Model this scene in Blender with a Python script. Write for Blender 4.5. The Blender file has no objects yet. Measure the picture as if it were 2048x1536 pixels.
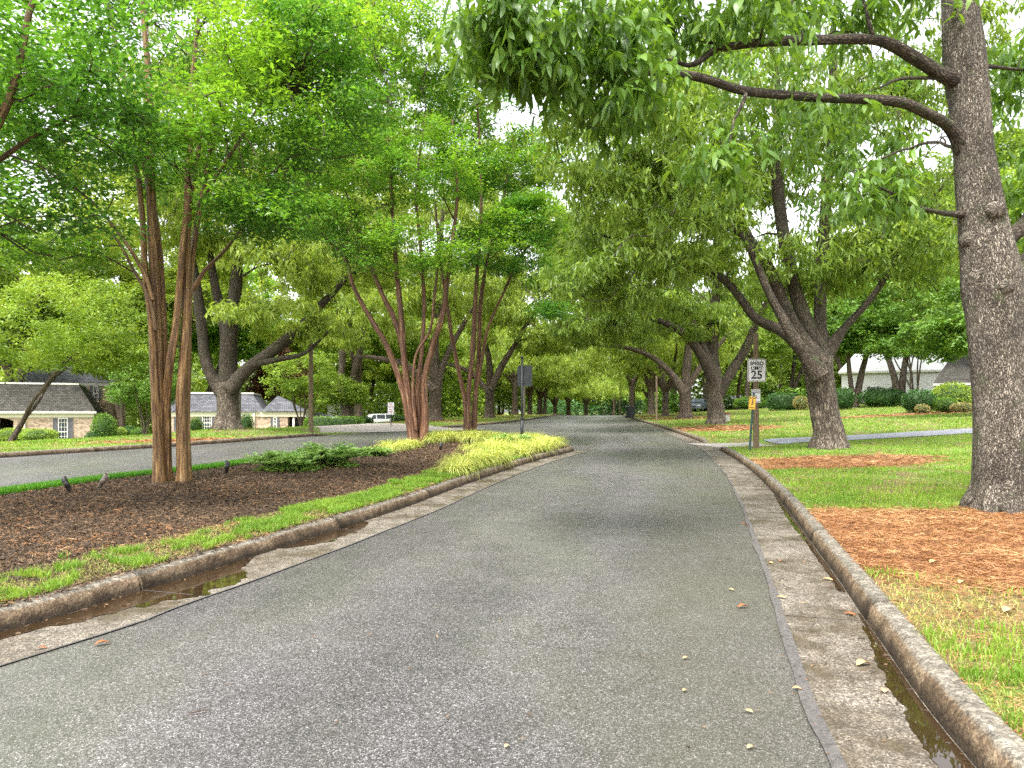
import bpy, math, random
import numpy as np
from mathutils import Vector, Matrix
from mathutils.geometry import delaunay_2d_cdt

SC = bpy.context.scene
COL = SC.collection
rng = np.random.default_rng(7)
random.seed(7)

# ------------------------------------------------------------------ camera, light, exposure
CAMZ = 1.4
F = 1450.0          # focal length in photograph pixels (2048 wide)
HZ = 825.0          # horizon row
cam = bpy.data.cameras.new('camera')
cam.sensor_width = 36.0
cam.lens = F / 2048 * 36.0
cam.shift_y = (HZ - 768.0) / 2048.0
cam.clip_start = 0.1
cam.clip_end = 3000
cam_o = bpy.data.objects.new('camera', cam)
COL.objects.link(cam_o)
cam_o.location = (0, 0, CAMZ)
cam_o.rotation_euler = (math.radians(90), 0, 0)
SC.camera = cam_o

SUN_EL, SUN_AZ = 62.0, 205.0
W = bpy.data.worlds.new('World')
SC.world = W
W.use_nodes = True
nt = W.node_tree
nt.nodes.clear()
sky = nt.nodes.new('ShaderNodeTexSky')
sky.sky_type = 'NISHITA'
sky.sun_disc = False
sky.sun_elevation = math.radians(SUN_EL)
sky.sun_rotation = math.radians(SUN_AZ)
sky.air_density = 1.0
sky.dust_density = 3.0
hs = nt.nodes.new('ShaderNodeHueSaturation')
hs.inputs['Saturation'].default_value = 0.16
hs.inputs['Value'].default_value = 1.0
bg = nt.nodes.new('ShaderNodeBackground')
bg.inputs['Strength'].default_value = 0.15
wo = nt.nodes.new('ShaderNodeOutputWorld')
nt.links.new(sky.outputs[0], hs.inputs['Color'])
nt.links.new(hs.outputs[0], bg.inputs[0])
nt.links.new(bg.outputs[0], wo.inputs[0])

sun = bpy.data.lights.new('sun', 'SUN')
sun.energy = 1.5
sun.angle = math.radians(18)
sun.color = (1.0, 0.96, 0.9)
sun_o = bpy.data.objects.new('sun', sun)
COL.objects.link(sun_o)
el, az = math.radians(SUN_EL), math.radians(SUN_AZ)
sd = Vector((math.sin(az) * math.cos(el), math.cos(az) * math.cos(el), math.sin(el)))
sun_o.rotation_euler = sd.to_track_quat('Z', 'Y').to_euler()
sun_o.location = (0, -5, 40)

SC.view_settings.view_transform = 'Standard'
SC.view_settings.look = 'None'
SC.view_settings.gamma = 1.0
SC.view_settings.exposure = 2.1
SC.view_settings.use_curve_mapping = False
cy = SC.cycles
cy.max_bounces = 9
cy.diffuse_bounces = 6
cy.glossy_bounces = 2
cy.transmission_bounces = 6
cy.transparent_max_bounces = 4
cy.caustics_reflective = False
cy.caustics_refractive = False
cy.sample_clamp_indirect = 6.0
cy.use_adaptive_sampling = True
cy.adaptive_threshold = 0.02
cy.use_denoising = False
try:
    cy.denoising_prefilter = 'ACCURATE'
except Exception:
    pass

# ------------------------------------------------------------------ terrain
def sp(t, w=2.0):
    return w * np.logaddexp(0, np.asarray(t, float) / w)

XR_Y = np.array([-40, -10, 0, 2.86, 4.45, 6.88, 11.67, 16.5, 21.9, 27.3, 38, 50, 62.6, 80, 100, 130, 200])
XR_X = np.array([-9.0, -1.2, 1.25, 1.82, 2.25, 2.95, 4.26, 5.4, 6.4, 7.15, 8.3, 9.4, 10.4, 12.3, 16.5, 29, 68])
XL_Y = np.array([-40, 0, 10, 20.5, 26, 33, 45, 58, 80, 100, 130, 200])
XL_X = np.array([-44, -24, -19, -14, -11.3, -8.7, -2.9, 0.9, 4.9, 8.2, 20, 58])

def xR(y):
    return np.interp(y, XR_Y, XR_X)

def xL(y):
    return np.interp(y, XL_Y, XL_X)

def T(x, y):
    x = np.asarray(x, float); y = np.asarray(y, float)
    A = 0.0155 * (sp(y - 11) - sp(y - 80)) - 0.012 * (sp(y - 84) - sp(y - 170))
    r = x - np.interp(y, [0, 100], [1.5, 12.5]) - 4.5
    LR = 0.054 * (sp(r, 1.5) - sp(r - 45, 6))
    l = np.interp(y, [-20, 0, 60, 100], [-32, -24, -0.5, 6.0]) - 4 - x
    LL = -0.062 * (sp(l, 1.5) - sp(l - 40, 6))
    return A + LR + LL

def P(u, v, d):
    return np.array([(u - 1024.0) / F * d, d, CAMZ - (v - HZ) / F * d])

# driveway mouths: where the kerb and lawn drop to the road
MOUTH = []          # (x, y, inner radius, outer radius)
def K(x, y):
    x = np.asarray(x, float); y = np.asarray(y, float)
    k = np.full(np.broadcast(x, y).shape, 0.13)
    for mx, my, r0, r1 in MOUTH:
        d = np.hypot(x - mx, y - my)
        t = np.clip((d - r0) / (r1 - r0), 0, 1)
        k = np.minimum(k, 0.006 + 0.124 * t * t * (3 - 2 * t))
    return k

def G(u, v, off=0.0):
    """ground point seen at photograph pixel (u, v)"""
    d = 1.5
    prev = d
    while d < 400:
        x = (u - 1024.0) / F * d
        z = CAMZ - (v - HZ) / F * d
        if z <= T(x, d) + off:
            lo, hi = prev, d
            for _ in range(30):
                m = (lo + hi) / 2
                if CAMZ - (v - HZ) / F * m <= T((u - 1024.0) / F * m, m) + off:
                    hi = m
                else:
                    lo = m
            d = hi
            return np.array([(u - 1024.0) / F * d, d, float(T((u - 1024.0) / F * d, d)) + off])
        prev = d
        d *= 1.02
    return np.array([(u - 1024.0) / F * 400, 400, 0.0])

def at(u, d, off=0.13):
    x = (u - 1024.0) / F * d
    return np.array([x, d, float(T(x, d)) + off])

MOUTH.append((7.3, 25.0, 1.5, 2.6))      # apron of the side drive
MOUTH.append((-6.2, 37.6, 4.2, 5.8))     # pale drive across the far road

# median outline
MED_R = [(-14.0, -16.0), (-8.2, -6.0), (-5.2, 0.0), (-3.24, 4.58), (-2.995, 5.34), (-2.68, 6.34), (-2.23, 7.96), (-1.55, 10.5), (-1.0, 13.0), (-0.22, 16.1), (0.72, 19.3), (1.55, 21.6), (1.98, 23.0)]
MED_L = [(1.85, 24.2), (1.0, 25.9), (-0.6, 26.9), (-2.4, 26.4), (-4.0, 24.2), (-5.2, 21.0), (-6.2, 17.4), (-7.9, 12.0), (-9.3, 7.5), (-11.5, 0.0), (-14.5, -8.0), (-16.5, -16.0)]

def catmull(pts, n=8, closed=False):
    pts = np.asarray(pts, float)
    m = len(pts)
    out = []
    segs = m if closed else m - 1
    for i in range(segs):
        if closed:
            p0, p1, p2, p3 = pts[(i - 1) % m], pts[i], pts[(i + 1) % m], pts[(i + 2) % m]
        else:
            p1, p2 = pts[i], pts[i + 1]
            p0 = pts[i - 1] if i > 0 else 2 * p1 - p2
            p3 = pts[i + 2] if i + 2 < m else 2 * p2 - p1
        for t in np.arange(n) / n:
            out.append(0.5 * ((2 * p1) + (-p0 + p2) * t + (2 * p0 - 5 * p1 + 4 * p2 - p3) * t * t + (-p0 + 3 * p1 - 3 * p2 + p3) * t ** 3))
    if not closed:
        out.append(pts[-1])
    return np.array(out)

def resample(p, step):
    p = np.asarray(p, float)
    s = np.r_[0, np.cumsum(np.linalg.norm(np.diff(p, axis=0), axis=1))]
    n = max(2, int(round(s[-1] / step)) + 1)
    t = np.linspace(0, s[-1], n)
    return np.stack([np.interp(t, s, p[:, k]) for k in range(p.shape[1])], 1)

def offset2(p, d):
    """offset a plan polyline to its left by d"""
    tg = np.gradient(p, axis=0)
    tg /= np.linalg.norm(tg, axis=1)[:, None] + 1e-9
    return p + np.stack([-tg[:, 1], tg[:, 0]], 1) * (d if np.isscalar(d) else np.asarray(d)[:, None])

def inside(poly, x, y):
    poly = np.asarray(poly)
    x = np.asarray(x, float); y = np.asarray(y, float)
    r = np.zeros(x.shape, bool)
    n = len(poly)
    j = n - 1
    for i in range(n):
        xi, yi = poly[i]; xj, yj = poly[j]
        c = ((yi > y) != (yj > y)) & (x < (xj - xi) * (y - yi) / (yj - yi + 1e-12) + xi)
        r ^= c
        j = i
    return r

def vnoise(x, y, s=1.0, seed=0):
    """value noise 0..1"""
    x = np.asarray(x, float) / s + 1000.5; y = np.asarray(y, float) / s + 1000.5
    xi = np.floor(x).astype(np.int64); yi = np.floor(y).astype(np.int64)
    fx = x - xi; fy = y - yi
    fx = fx * fx * (3 - 2 * fx); fy = fy * fy * (3 - 2 * fy)
    def h(a, b):
        n = (a * 374761393 + b * 668265263 + seed * 974634777) & 0x7fffffff
        n = ((n ^ (n >> 13)) * 1274126177) & 0x7fffffff
        return ((n ^ (n >> 16)) & 0xffff) / 65535.0
    return (h(xi, yi) * (1 - fx) + h(xi + 1, yi) * fx) * (1 - fy) + (h(xi, yi + 1) * (1 - fx) + h(xi + 1, yi + 1) * fx) * fy

def fbm(x, y, s=1.0, seed=0):
    return (vnoise(x, y, s, seed) * .5 + vnoise(x, y, s / 2.1, seed + 1) * .3 + vnoise(x, y, s / 4.3, seed + 2) * .2)

# ------------------------------------------------------------------ materials
MATS = {}
class NB:
    def __init__(self, name):
        self.m = bpy.data.materials.new(name)
        self.m.use_nodes = True
        self.t = self.m.node_tree
        self.t.nodes.clear()
        self.out = self.t.nodes.new('ShaderNodeOutputMaterial')
        self.b = self.t.nodes.new('ShaderNodeBsdfPrincipled')
        self.t.links.new(self.b.outputs[0], self.out.inputs[0])
        MATS[name] = self.m
    def n(self, typ, **kw):
        nd = self.t.nodes.new('ShaderNode' + typ)
        ins = {}
        for k, v in kw.items():
            if k.startswith('i_'):
                ins[k[2:]] = v
            else:
                setattr(nd, k, v)
        for k, v in ins.items():
            key = int(k) if k.isdigit() else k.replace('_', ' ')
            self.set(nd.inputs[key], v)
        return nd
    def set(self, sock, v):
        if hasattr(v, 'is_output') or isinstance(v, bpy.types.NodeSocket):
            self.t.links.new(v, sock)
        else:
            if isinstance(v, tuple) and len(v) == 3 and sock.type == 'RGBA':
                v = (*v, 1)
            sock.default_value = v
    def obj(self):
        return self.n('TexCoord').outputs['Object']
    def attr(self, name, what='Fac'):
        return self.n('Attribute', attribute_name=name).outputs[what]
    def mapping(self, vec, scale=(1, 1, 1)):
        return self.n('Mapping', i_Vector=vec, i_Scale=scale).outputs[0]
    def noise(self, vec, scale, detail=4, rough=.6, out='Fac', dist=0.0):
        return self.n('TexNoise', i_Vector=vec, i_Scale=scale, i_Detail=detail, i_Roughness=rough, i_Distortion=dist).outputs[out]
    def vor(self, vec, scale, feature='F1', out='Distance', rand=1.0):
        nd = self.n('TexVoronoi', feature=feature, i_Vector=vec, i_Scale=scale, i_Randomness=rand)
        return nd.outputs[out]
    def ramp(self, fac, stops, interp='LINEAR'):
        nd = self.n('ValToRGB')
        r = nd.color_ramp
        r.interpolation = interp
        while len(r.elements) > 1:
            r.elements.remove(r.elements[-1])
        r.elements[0].position = stops[0][0]
        c = stops[0][1]
        r.elements[0].color = (*c, 1) if isinstance(c, tuple) else (c, c, c, 1)
        for p_, c in stops[1:]:
            e = r.elements.new(p_)
            e.color = (*c, 1) if isinstance(c, tuple) else (c, c, c, 1)
        self.set(nd.inputs[0], fac)
        return nd.outputs[0]
    def mix(self, fac, a, b, mode='MIX'):
        nd = self.n('Mix', data_type='RGBA', blend_type=mode)
        self.set(nd.inputs[0], fac)
        self.set(nd.inputs[6], a)
        self.set(nd.inputs[7], b)
        return nd.outputs[2]
    def math(self, op, a, b=0.0, c=None, clamp=False):
        nd = self.n('Math', operation=op, use_clamp=clamp)
        self.set(nd.inputs[0], a)
        self.set(nd.inputs[1], b)
        if c is not None:
            self.set(nd.inputs[2], c)
        return nd.outputs[0]
    def bump(self, h, strength=.5, dist=.01, normal=None):
        nd = self.n('Bump', i_Height=h, i_Strength=strength, i_Distance=dist)
        if normal is not None:
            self.set(nd.inputs['Normal'], normal)
        return nd.outputs[0]
    def done(self, color=None, rough=None, normal=None, spec=None, metal=None):
        if color is not None: self.set(self.b.inputs['Base Color'], color)
        if rough is not None: self.set(self.b.inputs['Roughness'], rough)
        if normal is not None: self.set(self.b.inputs['Normal'], normal)
        if spec is not None: self.set(self.b.inputs['Specular IOR Level'], spec)
        if metal is not None: self.set(self.b.inputs['Metallic'], metal)
        return self.m

def simple(name, c, rough=.5, var=.12, scale=6, metal=0.0, spec=.5):
    """painted or plain surface with slight weathering"""
    n = NB(name)
    o = n.obj()
    f = n.noise(o, scale, 5)
    col = n.mix(f, tuple(x * (1 - var) for x in c), tuple(min(1, x * (1 + var)) for x in c))
    rg = n.ramp(n.noise(o, scale * 3, 3), [(.3, max(0, rough - .08)), (.7, min(1, rough + .1))])
    return n.done(col, rg, spec=spec, metal=metal)

def leaf_mat(name, stops, trans=.4, rough=.42, tint=(1.25, 1.2, .5), clump=0.35, cs=.45, spec=.45):
    n = NB(name)
    r = n.attr('rnd')
    big = n.noise(n.n('NewGeometry').outputs['Position'], cs, 3)
    f = n.math('ADD', n.math('MULTIPLY', r, 1 - clump), n.math('MULTIPLY', n.ramp(big, [(.3, 0.0), (.7, 1.0)]), clump))
    col = n.ramp(f, stops)
    n.done(col, rough, spec=spec)
    tr = n.n('BsdfTranslucent')
    n.set(tr.inputs[0], n.mix(1.0, col, tint, 'MULTIPLY'))
    mx = n.n('MixShader')
    mx.inputs[0].default_value = trans
    n.t.links.new(n.b.outputs[0], mx.inputs[1])
    n.t.links.new(tr.outputs[0], mx.inputs[2])
    n.t.links.new(mx.outputs[0], n.out.inputs[0])
    return n.m

# near oak: darker, with some fresh and a few rusty leaves
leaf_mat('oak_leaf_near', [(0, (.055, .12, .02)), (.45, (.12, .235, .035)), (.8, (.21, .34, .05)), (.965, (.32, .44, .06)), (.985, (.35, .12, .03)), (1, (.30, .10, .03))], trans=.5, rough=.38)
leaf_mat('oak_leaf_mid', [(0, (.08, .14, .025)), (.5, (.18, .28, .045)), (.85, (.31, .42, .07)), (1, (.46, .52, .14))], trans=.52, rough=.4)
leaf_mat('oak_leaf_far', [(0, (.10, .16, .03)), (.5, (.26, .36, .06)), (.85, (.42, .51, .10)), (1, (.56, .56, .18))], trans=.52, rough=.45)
leaf_mat('crape_leaf', [(0, (.035, .11, .022)), (.4, (.085, .22, .035)), (.75, (.16, .34, .05)), (1, (.28, .46, .09))], trans=.52, rough=.38, clump=.5, cs=.35)
leaf_mat('crape_leaf_lime', [(0, (.07, .17, .025)), (.45, (.16, .32, .035)), (.8, (.27, .46, .05)), (1, (.40, .56, .10))], trans=.52, rough=.4, clump=.5, cs=.3)
leaf_mat('yellow_leaf', [(0, (.10, .19, .025)), (.5, (.22, .34, .04)), (1, (.40, .48, .08))], trans=.4, rough=.5)
leaf_mat('shrub_dark', [(0, (.02, .07, .015)), (.5, (.045, .13, .025)), (1, (.10, .24, .04))], trans=.2, rough=.4)
leaf_mat('shrub_green', [(0, (.05, .12, .015)), (.5, (.12, .24, .03)), (1, (.24, .37, .06))], trans=.3, rough=.45)
leaf_mat('shrub_yellow', [(0, (.12, .20, .03)), (.5, (.26, .38, .05)), (1, (.45, .52, .10))], trans=.3, rough=.5)
leaf_mat('shrub_rose', [(0, (.22, .25, .08)), (.5, (.38, .33, .14)), (1, (.50, .42, .24))], trans=.3, rough=.5)
leaf_mat('maple_leaf', [(0, (.07, .02, .015)), (.5, (.14, .05, .03)), (1, (.22, .12, .05))], trans=.3, rough=.5)
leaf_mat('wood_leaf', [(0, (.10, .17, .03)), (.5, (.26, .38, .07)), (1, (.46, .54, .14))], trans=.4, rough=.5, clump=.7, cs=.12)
leaf_mat('juniper', [(0, (.07, .17, .04)), (.45, (.24, .42, .10)), (1, (.52, .66, .28))], trans=.25, rough=.45)
leaf_mat('liriope', [(0, (.10, .20, .03)), (.3, (.32, .40, .07)), (.75, (.62, .62, .18)), (1, (.78, .72, .34))], trans=.3, rough=.45, clump=.35, cs=1.5)
leaf_mat('grass_blade', [(0, (.07, .17, .015)), (.5, (.17, .30, .025)), (.85, (.31, .42, .05)), (.93, (.42, .40, .14)), (1, (.50, .40, .20))], trans=.35, rough=.5, clump=.45, cs=1.2)
leaf_mat('grass_bright', [(0, (.04, .17, .01)), (.6, (.09, .28, .015)), (1, (.22, .42, .03))], trans=.35, rough=.5)
leaf_mat('grass_dry', [(0, (.16, .24, .04)), (.4, (.30, .36, .07)), (.75, (.46, .40, .14)), (1, (.50, .33, .15))], trans=.3, rough=.6, clump=.5, cs=1.0)
leaf_mat('straw', [(0, (.07, .028, .012)), (.3, (.20, .082, .03)), (.62, (.36, .165, .06)), (1, (.55, .38, .19))], trans=.15, rough=.6, clump=.4, cs=1.5)
leaf_mat('chip', [(0, (.010, .007, .004)), (.5, (.062, .037, .020)), (.85, (.17, .10, .05)), (1, (.34, .22, .12))], trans=.05, rough=.75, clump=.25, cs=1.5)

def bark_mat(name, dark, mid, light, scale=26, zs=.32, bump=1.0, dist=.02, moss=None):
    n = NB(name)
    b = n.attr('bark', 'Vector')
    m = n.mapping(b, (1, 1, zs))
    wob = n.noise(m, scale * .5, 3, out='Color')
    m2 = n.mix(.09, m, wob, 'ADD')
    d = n.vor(m2, scale, 'DISTANCE_TO_EDGE')
    cell = n.vor(m2, scale, 'F1', 'Color')
    fine = n.noise(m2, scale * 3.5, 5, .7)
    crack = n.ramp(d, [(.0, 0.0), (.16, .55), (.4, 1.0)])
    h = n.math('ADD', n.math('MULTIPLY', crack, .75), n.math('MULTIPLY', fine, .5))
    sep = n.n('SeparateColor')
    n.set(sep.inputs[0], cell)
    tone = n.math('ADD', n.math('MULTIPLY', sep.outputs[0], .45), n.math('MULTIPLY', fine, .75))
    top = n.mix(n.ramp(tone, [(.3, 0.0), (.85, 1.0)]), mid, light)
    col = n.mix(crack, dark, top)
    pat = n.noise(b, 1.7, 4, .65)
    col = n.mix(n.ramp(pat, [(.45, 0.0), (.75, .6)]), col, dark)
    if moss:
        gm = n.noise(b, 3.1, 5, .7)
        col = n.mix(n.ramp(gm, [(.55, 0.0), (.68, .55)]), col, moss)
    return n.done(col, .85, n.bump(h, bump, dist), spec=.25)

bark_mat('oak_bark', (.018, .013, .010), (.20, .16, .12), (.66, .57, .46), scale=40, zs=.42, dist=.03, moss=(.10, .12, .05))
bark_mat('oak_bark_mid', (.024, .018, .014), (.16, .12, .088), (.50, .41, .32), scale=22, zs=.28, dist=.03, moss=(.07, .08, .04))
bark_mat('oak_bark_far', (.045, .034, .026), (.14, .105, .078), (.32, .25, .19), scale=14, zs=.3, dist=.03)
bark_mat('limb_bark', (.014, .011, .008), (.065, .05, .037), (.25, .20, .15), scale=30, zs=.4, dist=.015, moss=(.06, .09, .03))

def crape_bark(name, c0, c1, c2, c3):
    n = NB(name)
    b = n.attr('bark', 'Vector')
    m = n.mapping(b, (1, 1, .11))
    s = n.noise(m, 16, 6, .7)
    col = n.ramp(s, [(.3, c0), (.44, c1), (.56, c2), (.70, c3)])
    s2 = n.noise(n.mapping(b, (1, 1, .05)), 45, 4, .7)
    col = n.mix(n.ramp(s2, [(.42, .65), (.58, 0.0)]), col, c0)
    col = n.mix(n.ramp(n.attr('girth'), [(.012, .85), (.045, 0.0)]), col, (.035, .022, .014))
    return n.done(col, .55, n.bump(n.math('ADD', s, n.math('MULTIPLY', s2, .6)), .9, .02), spec=.4)
crape_bark('crape_bark', (.022, .013, .008), (.15, .075, .028), (.34, .19, .065), (.55, .40, .22))
crape_bark('crape_bark_red', (.022, .011, .007), (.11, .045, .022), (.22, .10, .045), (.46, .32, .21))

def wood_mat(name, c0, c1):
    n = NB(name)
    b = n.attr('bark', 'Vector')
    m = n.mapping(b, (1, 1, .06))
    s = n.noise(m, 30, 6, .7)
    s2 = n.noise(m, 90, 3, .6)
    col = n.mix(s, c0, c1)
    col = n.mix(n.ramp(s2, [(.38, .7), (.5, 0.0)]), col, tuple(x * .35 for x in c0))
    return n.done(col, .8, n.bump(n.math('ADD', s, s2), .6, .008), spec=.3)
wood_mat('pole_wood', (.10, .072, .042), (.27, .205, .125))
wood_mat('pole_pale', (.20, .17, .14), (.42, .37, .32))

# asphalt
def asphalt(name, lo, hi, greenish):
    n = NB(name)
    o = n.obj()
    cell = n.vor(o, 230, 'F1', 'Color')
    sep = n.n('SeparateColor')
    n.set(sep.inputs[0], cell)
    ag = n.ramp(sep.outputs[0], [(0, lo * .4), (.55, lo), (.86, hi * 1.1), (1, min(1, hi * 2.6))])
    c2 = n.vor(o, 95, 'F1', 'Color')
    sep2 = n.n('SeparateColor')
    n.set(sep2.inputs[0], c2)
    ag2 = n.ramp(sep2.outputs[1], [(0, .6), (.7, 1.0), (.95, 1.3), (1, 1.6)])
    big = n.noise(n.mapping(o, (.55, .18, 1)), 1.1, 5, .6)
    mid = n.noise(o, 2.6, 5, .65)
    col = n.mix(1.0, ag, ag2, 'MULTIPLY')
    col = n.mix(1.0, col, n.ramp(big, [(.3, (.93, .87, .85)), (.7, (1.22, 1.12, 1.15))]), 'MULTIPLY')
    col = n.mix(1.0, col, n.ramp(mid, [(.3, .82), (.7, 1.15)]), 'MULTIPLY')
    g = n.noise(n.mapping(o, (.5, .25, 1)), .8, 4, .6)
    col = n.mix(n.ramp(g, [(.45, 0.0), (.7, greenish)]), col, (.105, .115, .055))
    ac = n.attr('across')
    edge = n.ramp(n.math('ADD', n.math('MULTIPLY', ac, .25), n.math('MULTIPLY', n.math('SUBTRACT', mid, .5), .25)), [(.1, .85), (.36, 0.0)])
    col = n.mix(n.math('MULTIPLY', edge, .38), col, (.085, .080, .050))
    trk = n.ramp(n.math('MULTIPLY', ac, .25), [(.30, 1.0), (.42, 1.16), (.55, .98), (.78, 1.16), (.95, 1.0)])
    col = n.mix(1.0, col, trk, 'MULTIPLY')
    # cracks
    wv = n.mix(.35, o, n.noise(o, 1.3, 5, .7, out='Color'), 'ADD')
    cr = n.vor(wv, .9, 'DISTANCE_TO_EDGE')
    crm = n.noise(o, .35, 2)
    crack = n.math('MULTIPLY', n.ramp(cr, [(0.0, .9), (.0018, .6), (.0032, 0.0)]), n.ramp(crm, [(.52, 0.0), (.6, 1.0)]))
    col = n.mix(crack, col, (.012, .012, .012))
    h = n.math('ADD', sep.outputs[0], n.math('MULTIPLY', sep2.outputs[1], .6))
    rg = n.ramp(big, [(.3, .34), (.7, .52)])
    return n.done(col, rg, n.bump(h, .4, .004), spec=.5)
asphalt('asphalt', .058, .110, .3)

def concrete(name, c0, c1, stain, sc=90, wet=False):
    n = NB(name)
    o = n.obj()
    cell = n.vor(o, sc, 'F1', 'Color')
    sep = n.n('SeparateColor')
    n.set(sep.inputs[0], cell)
    col = n.ramp(sep.outputs[0], [(0, tuple(x * .45 for x in c0)), (.4, c0), (.8, c1), (1, tuple(min(1, x * 1.6) for x in c1))])
    st = n.noise(o, 1.6, 6, .7)
    col = n.mix(n.ramp(st, [(.42, 0.0), (.62, .85)]), col, stain)
    s2 = n.noise(o, 7, 5, .7)
    col = n.mix(1.0, col, n.ramp(s2, [(.3, .6), (.7, 1.25)]), 'MULTIPLY')
    rg = n.ramp(st, [(.42, .75), (.62, .3 if wet else .7)])
    return n.done(col, rg, n.bump(n.math('ADD', sep.outputs[0], s2), .7, .006), spec=.4)
concrete('gutter_concrete', (.11, .093, .073), (.23, .20, .16), (.07, .052, .034), sc=120, wet=True)
concrete('apron_concrete', (.30, .28, .25), (.42, .40, .36), (.20, .18, .15))
concrete('pale_drive', (.36, .31, .28), (.46, .41, .38), (.28, .25, .23))
concrete('plain_drive', (.22, .23, .26), (.30, .31, .35), (.18, .18, .2))

def kerb_material():
    n = NB('kerb_concrete')
    o = n.obj()
    prof = n.attr('prof')
    cell = n.vor(o, 85, 'F1', 'Color')
    sep = n.n('SeparateColor')
    n.set(sep.inputs[0], cell)
    st = n.noise(o, 4.5, 7, .75)
    st2 = n.noise(o, 17, 5, .7)
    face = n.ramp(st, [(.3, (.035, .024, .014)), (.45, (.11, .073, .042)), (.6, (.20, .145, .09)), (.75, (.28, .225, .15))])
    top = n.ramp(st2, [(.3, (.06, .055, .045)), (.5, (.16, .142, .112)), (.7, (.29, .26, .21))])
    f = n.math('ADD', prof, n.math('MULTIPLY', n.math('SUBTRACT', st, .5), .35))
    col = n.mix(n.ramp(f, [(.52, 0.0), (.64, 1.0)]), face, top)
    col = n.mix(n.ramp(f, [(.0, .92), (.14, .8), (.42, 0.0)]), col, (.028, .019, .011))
    col = n.mix(1.0, col, n.ramp(sep.outputs[0], [(0, .55), (.6, 1.0), (1, 1.5)]), 'MULTIPLY')
    return n.done(col, .8, n.bump(n.math('ADD', n.math('MULTIPLY', st2, 1.5), sep.outputs[0]), .9, .012), spec=.3)
kerb_material()

def puddle_material():
    n = NB('puddle_water')
    o = n.obj()
    f = n.noise(o, 3, 4)
    n.done(n.mix(f, (.014, .008, .004), (.04, .023, .010)), .012, spec=.5)
    n.set(n.b.inputs['Normal'], n.bump(n.noise(o, 9, 2), .02, .01))
puddle_material()

def ground_material():
    n = NB('lawn_ground')
    o = n.obj()
    straw = n.attr('straw')
    f1 = n.noise(o, 14, 6, .75)
    f2 = n.noise(o, 1.1, 5, .65)
    f3 = n.noise(o, 60, 3, .7)
    grass = n.ramp(f1, [(.3, (.045, .10, .015)), (.5, (.12, .22, .03)), (.68, (.24, .34, .06))])
    dry = n.ramp(f3, [(.3, (.07, .045, .025)), (.55, (.20, .14, .07)), (.75, (.36, .29, .15))])
    near = n.math('MULTIPLY', n.ramp(n.math('DIVIDE', n.n('SeparateXYZ', i_Vector=o).outputs[1], 20.0), [(.3, 1.0), (.55, 0.0)]), .14)
    col = n.mix(n.ramp(n.math('ADD', f2, near), [(.42, 0.0), (.58, .92)]), grass, dry)
    st = n.ramp(f3, [(.3, (.04, .02, .01)), (.5, (.17, .085, .035)), (.7, (.34, .21, .10))])
    e = n.math('ADD', straw, n.math('MULTIPLY', n.math('SUBTRACT', n.noise(o, 2.2, 6, .75), .5), .9))
    col = n.mix(n.ramp(e, [(.42, 0.0), (.55, 1.0)]), col, st)
    return n.done(col, .9, n.bump(n.math('ADD', f1, f3), .8, .03), spec=.2)
ground_material()

def mulch_material():
    n = NB('mulch_ground')
    o = n.obj()
    w = n.mix(.1, o, n.noise(o, 9, 4, .7, out='Color'), 'ADD')
    c = n.vor(w, 34, 'F1', 'Color')
    sep = n.n('SeparateColor')
    n.set(sep.inputs[0], c)
    f = n.noise(o, 40, 6, .75)
    col = n.ramp(n.math('ADD', n.math('MULTIPLY', sep.outputs[0], .5), n.math('MULTIPLY', f, .5)), [(.2, (.010, .006, .004)), (.5, (.055, .034, .019)), (.75, (.15, .09, .045))])
    big = n.noise(o, .9, 4, .6)
    col = n.mix(1.0, col, n.ramp(big, [(.3, .7), (.7, 1.4)]), 'MULTIPLY')
    return n.done(col, .9, n.bump(n.math('ADD', f, sep.outputs[0]), 1.0, .03), spec=.2)
mulch_material()

def brick_material():
    n = NB('tan_brick')
    o = n.obj()
    sx = n.n('SeparateXYZ', i_Vector=o)
    cb = n.n('CombineXYZ', i_X=n.math('ADD', sx.outputs[0], sx.outputs[1]), i_Y=sx.outputs[2])
    br = n.n('TexBrick', i_Vector=cb.outputs[0], i_Scale=1.0)
    br.inputs['Brick Width'].default_value = .22
    br.inputs['Row Height'].default_value = .075
    br.inputs['Mortar Size'].default_value = .012
    br.inputs['Color1'].default_value = (.40, .25, .165, 1)
    br.inputs['Color2'].default_value = (.56, .41, .285, 1)
    br.inputs['Mortar'].default_value = (.50, .43, .36, 1)
    f = n.noise(o, 3, 4)
    cell = n.vor(n.mapping(cb.outputs[0], (4.5, 13, 1)), 1.0, 'F1', 'Color')
    sep = n.n('SeparateColor')
    n.set(sep.inputs[0], cell)
    col = n.mix(1.0, br.outputs[0], n.ramp(sep.outputs[0], [(0, .55), (.5, 1.0), (1, 1.25)]), 'MULTIPLY')
    col = n.mix(1.0, col, n.ramp(f, [(.3, .85), (.7, 1.1)]), 'MULTIPLY')
    return n.done(col, .85, n.bump(br.outputs['Fac'], -.4, .01), spec=.2)
brick_material()

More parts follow.
